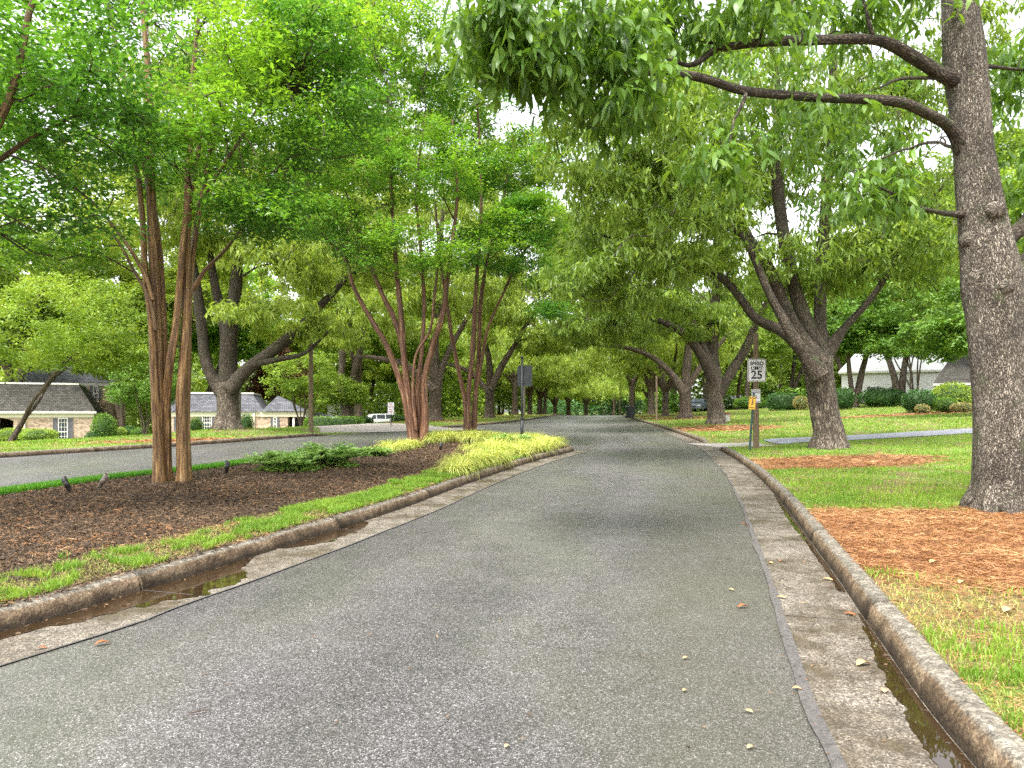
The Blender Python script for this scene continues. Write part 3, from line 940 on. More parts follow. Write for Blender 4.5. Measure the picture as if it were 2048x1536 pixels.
class Tree:
    """trunk and limbs given as world polylines, sub-limbs and twigs grown towards points of the crown"""
    def __init__(self, seed):
        self.rg = np.random.default_rng(seed)
        self.P = np.zeros((0, 3)); self.D = np.zeros((0, 3)); self.R = np.zeros(0)
        self.I = np.zeros(0, int)          # index of limb each node belongs to
        self.tubes = []                    # lists of tubes per limb
        self.tw = []                       # twig polylines carrying leaves
    def add_nodes(self, pts, r, idx):
        tg = np.gradient(pts, axis=0); tg /= np.linalg.norm(tg, axis=1)[:, None] + 1e-9
        self.P = np.r_[self.P, pts]; self.D = np.r_[self.D, tg]; self.R = np.r_[self.R, r]; self.I = np.r_[self.I, np.full(len(pts), idx)]
    def main(self, pts, r, k=12, step=.25, lump=.08, flute=0.0, seed=None, grow_from=0.0):
        """pts (n,3) control points, r radii at them"""
        pts = np.asarray(pts, float)
        c = catmull(np.c_[pts, r], 8)
        c = resample(c, step)
        sd_ = len(self.tubes) if seed is None else seed
        self.tubes.append([dict(a=(c[:, :3], c[:, 3], k), kw=dict(lump=lump, seed=sd_ + 1, flute=flute))])
        m = max(1, int(len(c) * grow_from))
        self.add_nodes(c[m:, :3], c[m:, 3], len(self.tubes) - 1)
        return len(self.tubes) - 1
    def branch(self, tgt, frac=.55, rmin=.006, rmax=.08, k=6, step=.3, wob=.10, lift=.15, minr=0.0, tip=.3, keep=True, bias=0.0, grow=True):
        dv = tgt[None] - self.P
        ds = np.linalg.norm(dv, axis=1) + 1e-6
        al = (dv * self.D).sum(1) / ds
        cost = ds * (1.25 - .35 * al) + bias * np.maximum(0, self.P[:, 2] - tgt[2])
        if minr: cost = cost + (self.R < minr) * 50
        j = int(np.argmin(cost))
        p0, d0, r0 = self.P[j], self.D[j], self.R[j]
        L = ds[j]
        n = max(4, int(L / step) + 1)
        t = np.linspace(0, 1, n)[:, None]
        m = p0 + uni(uni(d0) * .6 + uni(dv[j]) * .7 + np.array([0, 0, lift])) * L * .5
        c = p0 * (1 - t) ** 2 + 2 * m * t * (1 - t) + tgt * t * t
        w = self.rg.normal(0, 1, (n, 3)).cumsum(0); w -= w[0]
        w -= t * w[-1]
        c = c + w * wob * L / n * 1.1
        rs = min(r0 * frac, rmax, .018 * L + .012 + rmin)
        r = rs * (1 - t[:, 0]) + max(rmin, rs * tip) * t[:, 0]
        self.tubes[self.I[j]].append(dict(a=(c, r, k)))
        if keep: self.add_nodes(c[1:], r[1:], self.I[j])
        return c
    def crown(self, ells, n1, n2, leaves_per, zmin=None, sub=dict(), twig=dict(), shell=.35, spray=.25, flat=.5, twigs_from=.35, npads=9, whole=.45):
        """ells: list of (center, (rx,ry,rz), weight)"""
        w = np.array([e[2] for e in ells], float); w /= w.sum()
        pads = []
        for e in ells:
            for _ in range(npads):
                v = uni(self.rg.normal(0, 1, 3)) * self.rg.uniform(.2, 1) ** .5 * .85
                q = np.asarray(e[1]) * self.rg.uniform(.28, .55) * (1, 1, .55)
                pads.append((np.asarray(e[0]) + v * np.asarray(e[1]), q, e[2]))
        pads += [(e[0], e[1], e[2] * whole * npads) for e in ells]
        def pick(m, ells=ells, w=w):
            if m == n2:
                ells = pads
                w = np.array([e[2] for e in ells], float); w /= w.sum()
            out = []
            for e, q in zip(ells, w):
                k = int(m * q + self.rg.uniform(0, 1))
                v = self.rg.normal(0, 1, (k, 3)); v /= np.linalg.norm(v, axis=1)[:, None]
                r = self.rg.uniform(shell, 1, k) ** .6
                p = np.asarray(e[0]) + v * r[:, None] * np.asarray(e[1])
                if zmin is not None: p = p[p[:, 2] > zmin]
                out.append(p)
            return np.concatenate(out)
        t1 = pick(n1)
        c0 = self.P.mean(0)
        for t in t1[np.argsort(np.linalg.norm(t1 - c0, axis=1))]:
            self.branch(t, **{**dict(k=6, step=.4), **sub})
        t2 = pick(n2)
        pts = []
        nearest_first = t2[np.argsort([np.min(((self.P[::5] - t) ** 2).sum(1)) for t in t2])]
        for t in nearest_first:
            c = self.branch(t, **{**dict(k=4, step=.3, rmax=.02, frac=.5), **twig})
            a = self.rg.uniform(twigs_from, 1, leaves_per)
            i = a * (len(c) - 1); i0 = np.minimum(i.astype(int), len(c) - 2); f = (i - i0)[:, None]
            p = c[i0] * (1 - f) + c[i0 + 1] * f
            pts.append(p + self.rg.normal(0, 1, p.shape) * np.array([spray, spray, spray * flat]))
        return np.concatenate(pts)
    def finish(self, name, label, cat, base, bark, limb_bark, limb_name='limb', group=None, merge=False, trunk_idx=(0,), stem=None):
        self.root = empty(name, base, label, cat, group)
        inv = -np.asarray(base, float)
        def sh(ts):
            return [dict(a=(t['a'][0] + inv, *t['a'][1:]), kw=t.get('kw', {})) for t in ts]
        if merge:
            tubes_obj('trunk', sh(sum(self.tubes, [])), bark, self.root)
        else:
            for i, ts in enumerate(self.tubes):
                if not ts: continue
                if stem:
                    tubes_obj(stem, sh(ts), bark, self.root)
                else:
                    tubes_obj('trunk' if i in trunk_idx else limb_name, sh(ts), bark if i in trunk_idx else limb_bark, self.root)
        self.inv = inv
        return self.root

def pl(*q, d=None):
    """px control points -> world; each (u, v, d) or (u, v) with common depth"""
    return np.array([P(a[0], a[1], a[2] if len(a) > 2 else d) for a in q])

def wr(w, d):
    return w * d / F / 2

def oak_leaves(t, pts, n_per, L, Wd, mat, detail=0, pitch=(-85, -12), cl=.04):
    rg = t.rg
    C = np.repeat(pts, n_per, 0) + rg.normal(0, cl, (len(pts) * n_per, 3))
    rnd = np.clip(np.repeat(rg.uniform(0, 1, len(pts)), n_per) * .6 + rg.uniform(0, .4, len(C)), 0, 1)
    return leaves_obj('crown', C + t.inv, L, Wd, mat, t.root, pitch=pitch, detail=detail, rg=rg, rnd=rnd, roll=.35, offset=.015)

def roots(t, b, r, n, idx):
    for i in range(n):
        a = i / n * 2 * np.pi + t.rg.uniform(-.3, .3)
        d = np.array([math.cos(a), math.sin(a), 0])
        L = r * t.rg.uniform(1.3, 1.75)
        q = np.array([b + d * r * .35 + (0, 0, r * 1.9), b + d * r * .72 + (0, 0, r * .75), b + d * r * 1.08 + (0, 0, r * .25), b + d * L + (0, 0, -.02)])
        c = catmull(q, 5)
        t.tubes[idx].append(dict(a=(c, np.interp(np.arange(len(c)), [0, len(c) * .5, len(c) - 1], [r * .42, r * .36, r * .12]), 12), kw=dict(lump=.15, seed=i + 2)))

# --- the big oak close by on the verge
t = Tree(11)
B1 = P(2000, 1030, 9.0); B1[2] = float(surf(B1[0], B1[1])) - .05
tr = np.r_[[B1 + (0, 0, -.1), B1 + (0, 0, .08), B1 + (-.01, 0, .35)], pl((1998, 800), (1988, 650), (1981, 560), (1967, 460), (1951, 330), (1941, 220), (1929, 120), (1921, 0), (1908, -160), (1890, -420), d=9.0), pl((1860, -700, 8.8), (1850, -900, 8.6))]
rr = [.38, .33, .295, .285, .30, .33, .285, .232, .225, .23, .20, .19, .17, .11, .05]
t.main(tr, rr, k=72, step=.045, lump=.05, flute=.012, seed=3)
roots(t, B1, .32, 7, 0)
tI = t.tubes[0]
# fine ridges on the trunk itself
LIMB_A = pl((1935, 310, 9.0), (1900, 255, 8.9), (1850, 225, 8.7), (1790, 203, 8.5), (1660, 196, 8.2), (1560, 190, 8.0), (1480, 180, 7.8), (1400, 155, 7.6), (1300, 143, 7.35), (1200, 142, 7.1), (1120, 135, 6.9), (1040, 110, 6.7))
LIMB_B = pl((1930, 165, 9.0), (1885, 150, 8.9), (1840, 122, 8.8), (1790, 92, 8.7), (1740, 78, 8.6), (1640, 80, 8.4), (1560, 82, 8.2), (1480, 90, 8.1), (1430, 100, 8.0), (1385, 130, 7.9), (1340, 120, 7.8))
t.main(LIMB_A, [.12, .072, .061, .054, .049, .047, .046, .042, .040, .035, .028, .018], k=20, step=.08, lump=.12)
t.main(LIMB_B, [.13, .085, .077, .070, .060, .055, .052, .046, .04, .028, .018], k=20, step=.08, lump=.12)
t.main(pl((1985, 600, 9.0), (2015, 560, 9.0), (2060, 520, 9.1), (2120, 440, 9.3), (2200, 330, 9.6), (2300, 200, 10)), [.2, .17, .13, .11, .09, .05], k=24, step=.08, lump=.1)
t.main(pl((1975, 520, 9.0), (2010, 480, 9.05), (2055, 440, 9.1), (2110, 330, 9.2), (2160, 200, 9.3)), [.16, .11, .085, .07, .04], k=16, step=.08, lump=.1)
t.main(pl((1950, 130, 9.0), (2000, 135, 9.1), (2060, 138, 9.3), (2200, 120, 9.7)), [.04, .022, .018, .012], k=8, step=.1, lump=.1)
t.main(pl((1915, 158, 9.0), (1860, 156, 8.9), (1800, 158, 8.7), (1760, 175, 8.5)), [.04, .024, .018, .010], k=8, step=.1, lump=.1)
t.main(pl((1930, 430, 9.0), (1880, 425, 8.7), (1830, 412, 8.4), (1790, 390, 8.1), (1760, 375, 7.9)), [.05, .03, .024, .018, .01], k=8, step=.1, lump=.1)
E = lambda u, v, d, rx, ry, rz, w=1.0: (P(u, v, d), (rx, ry, rz), w)
n0 = len(t.P)
pts = t.crown([E(1110, 90, 6.9, 1.0, .8, .48, 1.25), E(985, 60, 6.9, .5, .6, .36, .5), E(1260, 195, 7.0, .7, .6, .25, .42), E(1400, 10, 7.9, 1.5, .7, .38, .8), E(1560, 250, 8.7, 1.1, .6, .28, .32), E(1720, 10, 8.9, 1.3, .7, .4, .5),
               E(1440, 310, 7.4, .45, .4, .18, .14), E(1740, 390, 8.3, .7, .5, .28, .22), E(2090, 110, 9.3, .7, .9, .8, .5), E(2100, 330, 9.0, .45, .5, .5, .22), E(1600, 130, 11.5, 2.6, 1.2, 1.3, .75), E(1760, 330, 11.5, 1.6, 1, .9, .45), E(2010, 330, 11, .8, .9, 1.6, .45), E(1500, -250, 8.6, 2.6, 2.4, 1.0, .45), E(1900, -400, 9, 2.4, 2.4, 1.4, .35)],
              90, 860, 3, sub=dict(rmax=.03, k=6, step=.15, wob=.25), twig=dict(step=.12, rmax=.008, rmin=.003, wob=.3, frac=.45), spray=.13, flat=1.0, twigs_from=.3)
t.finish('sawtooth_oak', 'massive grey-brown oak nearest the kerb, two long limbs reaching over the road', 'tree', B1, 'oak_bark', 'limb_bark')
oak_leaves(t, pts, 6, .165, .052, 'oak_leaf_near', detail=1, cl=.035)
# pruning knots on its trunk
def knot(parent, c, nrm, r, base):
    c = np.asarray(c) - base; nrm = uni(np.asarray(nrm, float))
    pts_ = [c - nrm * .05, c + nrm * .015, c + nrm * .04, c + nrm * .045]
    tubes_obj('pruning_knot', [dict(a=(np.array(pts_), np.array([r * 1.3, r * 1.15, r * .8, r * .25]), 20), kw=dict(lump=.15, seed=4))], 'oak_bark', parent)
knot(t.root, P(1961, 432, 9.0) + (0, -.30, 0), (-.2, -1, .0), .085, B1)
knot(t.root, P(1978, 582, 9.0) + (0, -.32, 0), (0, -1, .05), .075, B1)
knot(t.root, P(1925, 482, 9.0) + (.0, -.06, 0), (-1, -.4, .0), .075, B1)
T1 = t

# --- second verge oak, d about 20
def base_at(u, d):
    b = at(u, d, 0); b[2] = float(surf(b[0], b[1])) - .05
    return b

def big_oak(seed, base, trunk, tr_r, limbs, ells, n1, n2, lp, nper, L, Wd, mat, label, bark='oak_bark_mid', k=28, group='oaks lining the road', zmin=None, merge=False, spray=.22, name='roadside_oak'):
    t = Tree(seed)
    pts_ = np.r_[[base + (0, 0, -.15), base + (0, 0, .1), base + (0, 0, .45)], trunk]
    t.main(pts_, [tr_r[0] * 1.55, tr_r[0] * 1.32, tr_r[0] * 1.08] + list(tr_r), k=k, step=.2, lump=.06, flute=.02, seed=seed)
    roots(t, base, tr_r[0] * 1.05, 7, 0)
    for lp_, lr in limbs:
        t.main(lp_, lr, k=12, step=.3, lump=.1)
    pts_ = t.crown(ells, n1, n2, lp, zmin=zmin, sub=dict(rmax=.10, rmin=.016, step=.5, wob=.3), twig=dict(step=.4, rmax=.022, rmin=.006, wob=.3), spray=spray, flat=.6)
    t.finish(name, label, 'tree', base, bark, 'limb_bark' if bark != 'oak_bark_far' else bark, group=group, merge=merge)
    oak_leaves(t, pts_, nper, L, Wd, mat, cl=L * .3)
    return t

b = base_at(1658, 20.0)
r2 = lambda *w: [wr(x * (.9 if i < 1 else .82), 20) for i, x in enumerate(w)]
big_oak(21, b, pl((1648, 820), (1640, 760), (1634, 715), d=20), [wr(56, 20), wr(56, 20), wr(60, 20)],
    [(pl((1640, 750), (1605, 700), (1560, 660), (1510, 635), (1450, 560), (1380, 535), (1290, 490), (1200, 470, 18), d=19.5), r2(50, 34, 26, 22, 18, 14, 9, 6)),
     (pl((1636, 730), (1600, 670), (1565, 600), (1540, 540), (1500, 480), (1462, 400), (1430, 330), (1370, 260), (1305, 208), (1240, 190), d=19.6), r2(52, 32, 28, 26, 23, 20, 17, 14, 10, 6)),
     (pl((1640, 720), (1610, 640), (1590, 580), (1572, 500), (1560, 420), (1552, 320), (1556, 200), (1540, 60), d=20), r2(54, 36, 32, 32, 30, 26, 20, 10)),
     (pl((1640, 720), (1640, 640), (1642, 560), (1648, 460), (1655, 360), (1668, 240), (1665, 80), (1690, -120), d=20.3), r2(50, 32, 28, 26, 24, 20, 15, 8)),
     (pl((1650, 710), (1690, 655), (1740, 600), (1785, 530), (1812, 460), (1860, 400), (1930, 330), d=20.2), r2(40, 20, 16, 14, 11, 8, 5)),
     (pl((1595, 690), (1540, 590), (1490, 480), (1430, 430), (1340, 395), (1260, 330), d=18.6), r2(26, 18, 15, 12, 8, 5))],
    [E(1330, 430, 18.5, 2.8, 3, 1.9, 1.3), E(1250, 280, 18, 2.6, 3, 1.9, 1), E(1520, 180, 20, 4, 4, 2.6, 1.5), E(1730, 300, 20.5, 3.6, 3.6, 2.8, 1.3), E(1850, 480, 20, 2.2, 3, 1.5, .7), E(1600, 520, 20.5, 2.6, 2.5, 1.2, .55), E(1640, -150, 20, 5.5, 6, 3.0, .5), E(1200, 560, 18.5, 1.6, 2.4, .8, .45), E(1900, 130, 20, 3, 4, 2.5, .6)],
    230, 1500, 5, 8, .24, .066, 'oak_leaf_mid', 'forked oak behind the speed limit pole, trunk splitting low into five long limbs')

b = base_at(1432, 40.0)
r4 = lambda *w: [wr(x, 40) for x in w]
big_oak(31, b, pl((1430, 800), (1427, 760), (1425, 735), d=40), r4(32, 31, 32),
    [(pl((1430, 760), (1405, 715), (1380, 680), (1340, 650), (1280, 630), (1210, 600), (1150, 590), d=39), r4(26, 20, 16, 13, 9, 7, 4)),
     (pl((1426, 750), (1424, 690), (1428, 620), (1440, 520), (1450, 400), d=40), r4(28, 26, 22, 16, 9)),
     (pl((1436, 790), (1462, 745), (1490, 700), (1515, 640), (1560, 560), d=40), r4(26, 20, 18, 14, 8)),
     (pl((1425, 740), (1395, 670), (1370, 600), (1340, 500), (1320, 420), d=39.5), r4(22, 16, 13, 10, 6))],
    [E(1250, 560, 37, 4.5, 5, 2.2, 1.2), E(1230, 440, 36, 4.5, 5, 2.5, 1.2), E(1400, 420, 40, 5, 5, 3.5, 1.2), E(1520, 560, 41, 3.5, 4, 2.4, .7), E(1340, 250, 40, 5, 6, 3.5, .7), E(1380, 640, 39, 3.5, 4, 1.0, .6), E(1180, 650, 36, 2.5, 3.5, 1.0, .6)],
    170, 1250, 5, 8, .31, .09, 'oak_leaf_mid', 'straight-trunked oak beyond the concrete apron, second oak from the speed limit pole', k=20)

b = base_at(1371, 57.0)
r5 = lambda *w: [wr(x, 57) for x in w]
big_oak(41, b, pl((1371, 810), (1369, 775), d=57), r5(24, 23),
    [(pl((1368, 785), (1340, 745), (1300, 712), (1250, 695), (1190, 690), d=55), r5(18, 13, 10, 8, 5)),
     (pl((1370, 780), (1375, 720), (1380, 640), (1380, 540), d=57), r5(20, 17, 12, 7)),
     (pl((1372, 780), (1400, 735), (1430, 700), (1470, 650), d=57), r5(16, 12, 9, 5))],
    [E(1260, 620, 54, 6, 6, 2.6, 1.2), E(1230, 500, 54, 6, 6, 3.5, 1.2), E(1400, 560, 57, 6, 6, 4, 1), E(1330, 380, 57, 7, 7, 4, 1.2), E(1180, 660, 52, 3, 5, 1, .5)],
    120, 900, 5, 8, .40, .12, 'oak_leaf_mid', 'oak with a wide flared base standing behind the round pole beside the kerb', bark='oak_bark_far', k=16)

def auto_limbs(t0, h, spread, n, rg, r, az0=0):
    """n limbs rising from fork point t0"""
    out = []
    for i in range(n):
        a = az0 + i / n * 2 * np.pi + rg.uniform(-.3, .3)
        e = rg.uniform(.55, 1.25)
        L = h * rg.uniform(.75, 1.1)
        d = np.array([math.cos(a) * math.cos(e), math.sin(a) * math.cos(e), math.sin(e)])
        p = [t0 + (0, 0, -.4)]
        q = t0.copy()
        for s in range(5):
            q = q + d * L / 5 + rg.normal(0, .06, 3) * L / 5
            d = uni(d + np.array([0, 0, .05]) + rg.normal(0, .12, 3))
            p.append(q.copy())
        out.append((np.array(p), [r * .9, r * .62, r * .5, r * .38, r * .26, r * .12]))
    return out

def row_oak(seed, u, d, w, vfork, H, S, label, nper=7, n2=350, lean=0.0, L=.55, Wd=.15, mat='oak_leaf_far', nl=6, group='oaks lining the road', low=None):
    rg = np.random.default_rng(seed)
    b = base_at(u, d)
    f = P(u + lean, vfork, d)
    r = wr(w, d)
    low = low or (f[2] + .8)
    big_oak(seed, b, np.array([b + (f - b) * .5, f]), [r, r * .95], auto_limbs(f, H * .45, S, nl, rg, r, rg.uniform(0, 6)),
            [(f + (0, 0, H * .34), (S, S, H * .26), 1.3), (f + (S * .5, 0, H * .2), (S * .6, S * .6, H * .13), .6), (f + (-S * .5, 0, H * .2), (S * .6, S * .6, H * .13), .6), (f + (0, -S * .4, H * .2), (S * .6, S * .6, H * .13), .5)],
            40, n2, 4, nper, L, Wd, mat, label, bark='oak_bark_far', k=12, group=group, zmin=low, merge=True, spray=.45)

row_oak(51, 1331, 66, 13, 775, 15, 7, 'slim dark oak trunk just past the round pole beside the kerb')
row_oak(52, 1303, 76, 13, 775, 15, 7.5, 'forked oak between the trash bin and the round pole')
row_oak(53, 1264, 92, 12, 765, 15, 7.5, 'oak rising directly behind the black trash bin', n2=420)
row_oak(54, 1296, 110, 8, 790, 14, 7, 'thin far oak visible in the gap behind the trash bin', n2=300)

# --- oaks beyond the far road
b = base_at(455, 33.0)
rA = lambda *w: [wr(x, 33) for x in w]
big_oak(61, b, pl((456, 830), (455, 790), (452, 765), d=33), rA(43, 42, 46),
    [(pl((450, 790), (425, 755), (410, 715), (404, 660), (398, 610), (388, 540), (370, 470), (340, 380), d=33), rA(34, 24, 22, 21, 20, 16, 12, 6)),
     (pl((455, 780), (456, 720), (460, 660), (468, 600), (476, 520), (482, 430), (470, 330), (480, 180), d=33.3), rA(38, 34, 32, 26, 22, 18, 14, 8)),
     (pl((456, 700), (446, 640), (432, 580), (422, 520), (410, 430), (420, 300), d=33.6), rA(24, 20, 18, 14, 11, 6)),
     (pl((460, 780), (495, 738), (540, 705), (590, 665), (640, 612), (690, 560), (745, 510), d=32.5), rA(32, 25, 23, 20, 16, 11, 6)),
     (pl((505, 730), (560, 718), (610, 706), (660, 660), d=32.3), rA(12, 11, 8, 4))],
    [E(440, 430, 33, 5, 5, 3, 1.2), E(640, 500, 32, 4, 4, 2, .9), E(300, 380, 33, 4, 5, 3, .9), E(480, 200, 33, 6, 6, 3.5, 1.2), E(680, 330, 33, 4.5, 5, 3, 1.2), E(500, 20, 33, 6, 6, 3, 1.2), E(560, 640, 32, 2.6, 3, .9, .4), E(700, 80, 33, 5, 5, 3, .9)],
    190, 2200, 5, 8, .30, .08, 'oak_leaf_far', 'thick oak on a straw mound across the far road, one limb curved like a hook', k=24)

b = base_at(870, 50.0)
r6 = lambda *w: [wr(x, 50) for x in w]
big_oak(71, b, pl((870, 800), (872, 765), d=50), r6(24, 26),
    [(pl((868, 780), (835, 748), (800, 725), (750, 715), (700, 712), d=49), r6(18, 14, 11, 8, 4)),
     (pl((870, 770), (868, 700), (874, 620), (880, 520), (885, 420), d=50), r6(24, 20, 16, 12, 7)),
     (pl((874, 770), (890, 720), (915, 670), (945, 620), (985, 560), d=50), r6(18, 13, 11, 9, 5))],
    [E(760, 640, 49, 5, 5, 2.4, 1), E(860, 500, 50, 6, 6, 4, 1.2), E(960, 560, 50, 5, 5, 3, 1), E(700, 480, 50, 5, 6, 3.5, 1.0), E(860, 300, 50, 7, 7, 4, 1.3), E(1000, 400, 50, 4, 5, 3, .7)],
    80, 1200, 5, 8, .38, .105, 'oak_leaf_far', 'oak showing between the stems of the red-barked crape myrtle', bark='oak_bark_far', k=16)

b = base_at(978, 64.0)
r7 = lambda *w: [wr(x, 64) for x in w]
big_oak(81, b, pl((979, 800), (980, 775), d=64), r7(18, 19),
    [(pl((978, 785), (950, 752), (920, 735), (880, 725), d=63), r7(12, 9, 7, 4)),
     (pl((980, 780), (978, 720), (965, 660), (960, 580), d=64), r7(15, 12, 9, 5)),
     (pl((982, 780), (1005, 730), (1030, 690), (1055, 645), (1085, 600), d=63), r7(15, 13, 10, 8, 5))],
    [E(960, 600, 63, 6, 6, 4, 1.2), E(1060, 600, 63, 5, 6, 3, 1), E(1050, 470, 64, 6, 7, 4, 1.2), E(950, 430, 64, 6, 6, 4, 1), E(1090, 680, 62, 3, 4, 1.2, .5)],
    70, 950, 5, 8, .43, .12, 'oak_leaf_far', 'oak with limbs in a wide V standing between the crape myrtles and the black sign', bark='oak_bark_far', k=14)
row_oak(91, 1030, 82, 12, 770, 14, 7, 'oak trunk half hidden behind the black sign back')
row_oak(92, 1060, 93, 9, 785, 13, 7, 'oak trunk just past the pale utility pole behind the black sign', n2=420)
row_oak(93, 1080, 102, 11, 790, 13, 7, 'stout short oak trunk at the end of the far kerb', n2=420)
row_oak(94, 1090, 114, 7, 790, 13, 7, 'thin oak trunk last in the straw-mulched row', n2=320)
row_oak(95, 1110, 126, 8, 806, 13, 8, 'low-forked oak first of three at the crest of the road', n2=360, nl=5)
row_oak(96, 1137, 132, 9, 800, 13, 8, 'dark low-forked oak middle of three at the crest of the road', n2=360, nl=5)
row_oak(97, 1172, 138, 8, 806, 13, 8, 'low-forked oak last of three at the crest of the road', n2=360, nl=5)

# --- crape myrtles
def crape(seed, base, stems, ells, n1, n2, lp, nper, L, mats, bark, label, cat='tree', name='crape_myrtle', k=14, group='crape myrtles on the median', zmin=None, sub=None, spray=.16, step=.15):
    t = Tree(seed)
    for i, (p, r) in enumerate(stems):
        t.main(p, r, k=k, step=step, lump=.10, flute=.07, grow_from=.35)
    pts_ = t.crown(ells, n1, n2, lp, zmin=zmin, sub=sub or dict(rmax=.035, rmin=.009, step=.3, wob=.28, lift=.3, minr=.012), twig=dict(step=.25, rmax=.014, rmin=.004, wob=.3), spray=spray, flat=.35, npads=18, whole=.9)
    t.finish(name, label, cat, base, bark, bark, group=group, stem='stem')
    n_ = len(pts_) // len(mats)
    o = t.rg.permutation(len(pts_))
    # light and dark foliage sit in separate patches of the crown
    key = vnoise(pts_[:, 0] + pts_[:, 2] * .7, pts_[:, 1] - pts_[:, 2] * .5, 1.4, seed) + t.rg.normal(0, .06, len(pts_))
    order = np.argsort(key)
    for mi, m in enumerate(mats):
        q = pts_[order[mi * n_:(mi + 1) * n_]]
        C = np.repeat(q, nper, 0) + t.rg.normal(0, 1, (len(q) * nper, 3)) * np.array([.09, .09, .035]) * (L / .085)
        rnd = np.clip(np.repeat(t.rg.uniform(0, 1, len(q)), nper) * .5 + t.rg.uniform(0, .5, len(C)), 0, 1)
        leaves_obj('crown', C + t.inv, L, L * .5, m, t.root, pitch=(-42, 22), rg=t.rg, rnd=rnd, roll=.4, offset=.01)
    return t

D1 = 12.2
b1 = base_at(342, D1); b1[2] = float(surf(b1[0], b1[1])) - .03
def st(ws, d, *q):
    """stem from px points; the last widths in px"""
    return (pl(*q, d=d), [wr(w * .86, d) for w in ws])
S1 = [st([36, 24, 22, 21, 22, 20, 19, 15, 10, 5], D1, (322, 975), (321, 940), (318, 850), (315, 700), (309, 560), (303, 420), (299, 280), (296, 150), (284, 0), (272, -200)),
      st([32, 22, 20, 19, 20, 17, 13, 8, 4], D1 + .12, (336, 975), (334, 940), (332, 800), (326, 650), (318, 520), (300, 380), (275, 250), (238, 120), (205, -60)),
      st([30, 20, 17, 15, 14, 12, 10, 6], D1 - .1, (318, 975), (315, 900), (308, 760), (303, 650), (290, 540), (284, 430), (272, 330), (240, 180)),
      st([22, 19, 18, 17, 15, 13, 10, 6], D1 - .12, (330, 880, 12.3), (333, 800, 12.25), (342, 715, 12.1), (352, 650, 12.1), (360, 560, 12.1), (370, 450), (392, 330), (415, 180)),
      st([38, 26, 22, 22, 21, 20, 18, 15, 12, 6], D1, (366, 972), (365, 935), (363, 850), (362, 790), (368, 720), (374, 620), (374, 500), (378, 330), (384, 180), (400, 0)),
      st([26, 18, 16, 15, 13, 11, 7], D1 + .15, (372, 965), (371, 850), (374, 760), (376, 660), (384, 520), (410, 360), (450, 150)),
      st([10, 9, 7, 5, 3], D1 - .2, (306, 600), (285, 540), (240, 470), (180, 400), (110, 350)),
      st([9, 8, 7, 5, 3], D1 - .2, (312, 660), (300, 600), (270, 545), (225, 470), (150, 440)),
      st([11, 9, 7, 5, 3], D1 - .1, (386, 580), (410, 540), (450, 500), (500, 430), (560, 330)),
      st([10, 9, 7, 4, 3], D1 - .5, (390, 420), (440, 340), (480, 280), (530, 200), (620, 170))]
crape(101, b1, S1, [E(110, 300, 11.5, 1.4, 1.4, 1.2, 1.0), E(330, 60, 13.6, 2.0, 1.2, 1.1, .8), E(480, 270, 11.8, 1.7, 1.7, 1.3, 1.2), E(620, 180, 11.7, 1.5, 1.6, 1.3, 1.1), E(330, 330, 13.4, 1.5, .8, .8, .35), E(345, 250, 10.6, 1.0, .5, .25, .16), E(500, 60, 11.8, 1.0, 1.1, .7, .4), E(520, 420, 11.5, .9, 1, .5, .5), E(100, 500, 11.5, 1.0, 1.2, .35, .35), E(300, -250, 12, 3, 2.8, 1.6, .5), E(650, 80, 11.5, 1.0, 1.1, .6, .5), E(90, 130, 11.5, 1.3, 1.2, .8, .7)],
      190, 1200, 5, 8, .10, ['crape_leaf', 'crape_leaf_lime'], 'crape_bark', 'tallest crape myrtle, golden-brown fluted stems rising between the garden uplights', k=22, step=.1)

def tree_wisp(): pass
D2 = 23.5
b2 = base_at(834, D2); b2[2] = float(surf(b2[0], b2[1])) - .03
S2 = [st([17, 14, 13, 12, 11, 9, 8, 6, 4], D2, (824, 895), (818, 850), (802, 770), (772, 690), (738, 632), (708, 576), (690, 515), (650, 475), (600, 410)),
      st([16, 14, 13, 13, 11, 9, 7, 4], D2 + .2, (828, 895), (820, 800), (806, 700), (790, 640), (765, 590), (745, 540), (720, 470), (690, 380)),
      st([20, 16, 14, 13, 12, 10, 8, 4], D2 - .1, (832, 896), (822, 830), (810, 740), (804, 650), (798, 590), (790, 500), (784, 400), (775, 250)),
      st([24, 18, 15, 14, 14, 11, 9, 7, 4], D2, (846, 896), (850, 830), (849, 760), (866, 690), (885, 630), (893, 570), (905, 480), (915, 380), (905, 240)),
      st([18, 13, 10, 9, 9, 8, 6, 4], D2 + .25, (840, 893), (836, 780), (844, 700), (848, 620), (846, 560), (840, 480), (832, 380), (850, 230)),
      st([9, 7, 7, 6, 6, 4], D2 - .2, (832, 860), (826, 780), (832, 710), (860, 660), (868, 600), (880, 500))]
crape(111, b2, S2, [E(700, 330, 23, 2.2, 2.2, 1.5, 1), E(800, 200, 25, 2.8, 1.8, 1.6, 1.1), E(640, 430, 23, 1.4, 1.8, .8, .5), E(880, 330, 23, 1.8, 1.8, 1.5, .8), E(830, 500, 22.5, 2.2, 1.4, 1.0, .5), E(720, 480, 23, 1.3, 1.4, .9, .35), E(800, 60, 23.5, 2.6, 2.4, 1.0, .7), E(640, 250, 23, 1.6, 1.8, 1.2, .7), E(760, -60, 23.5, 2.2, 2.4, 1.2, .5)],
      130, 1200, 5, 9, .125, ['crape_leaf_lime', 'crape_leaf', 'crape_leaf_lime'], 'crape_bark_red', 'red-barked crape myrtle with stems fanning out of the mulch beside spreading junipers', k=12)
D3 = 26.0
b3 = base_at(938, D3); b3[2] = float(surf(b3[0], b3[1])) - .03
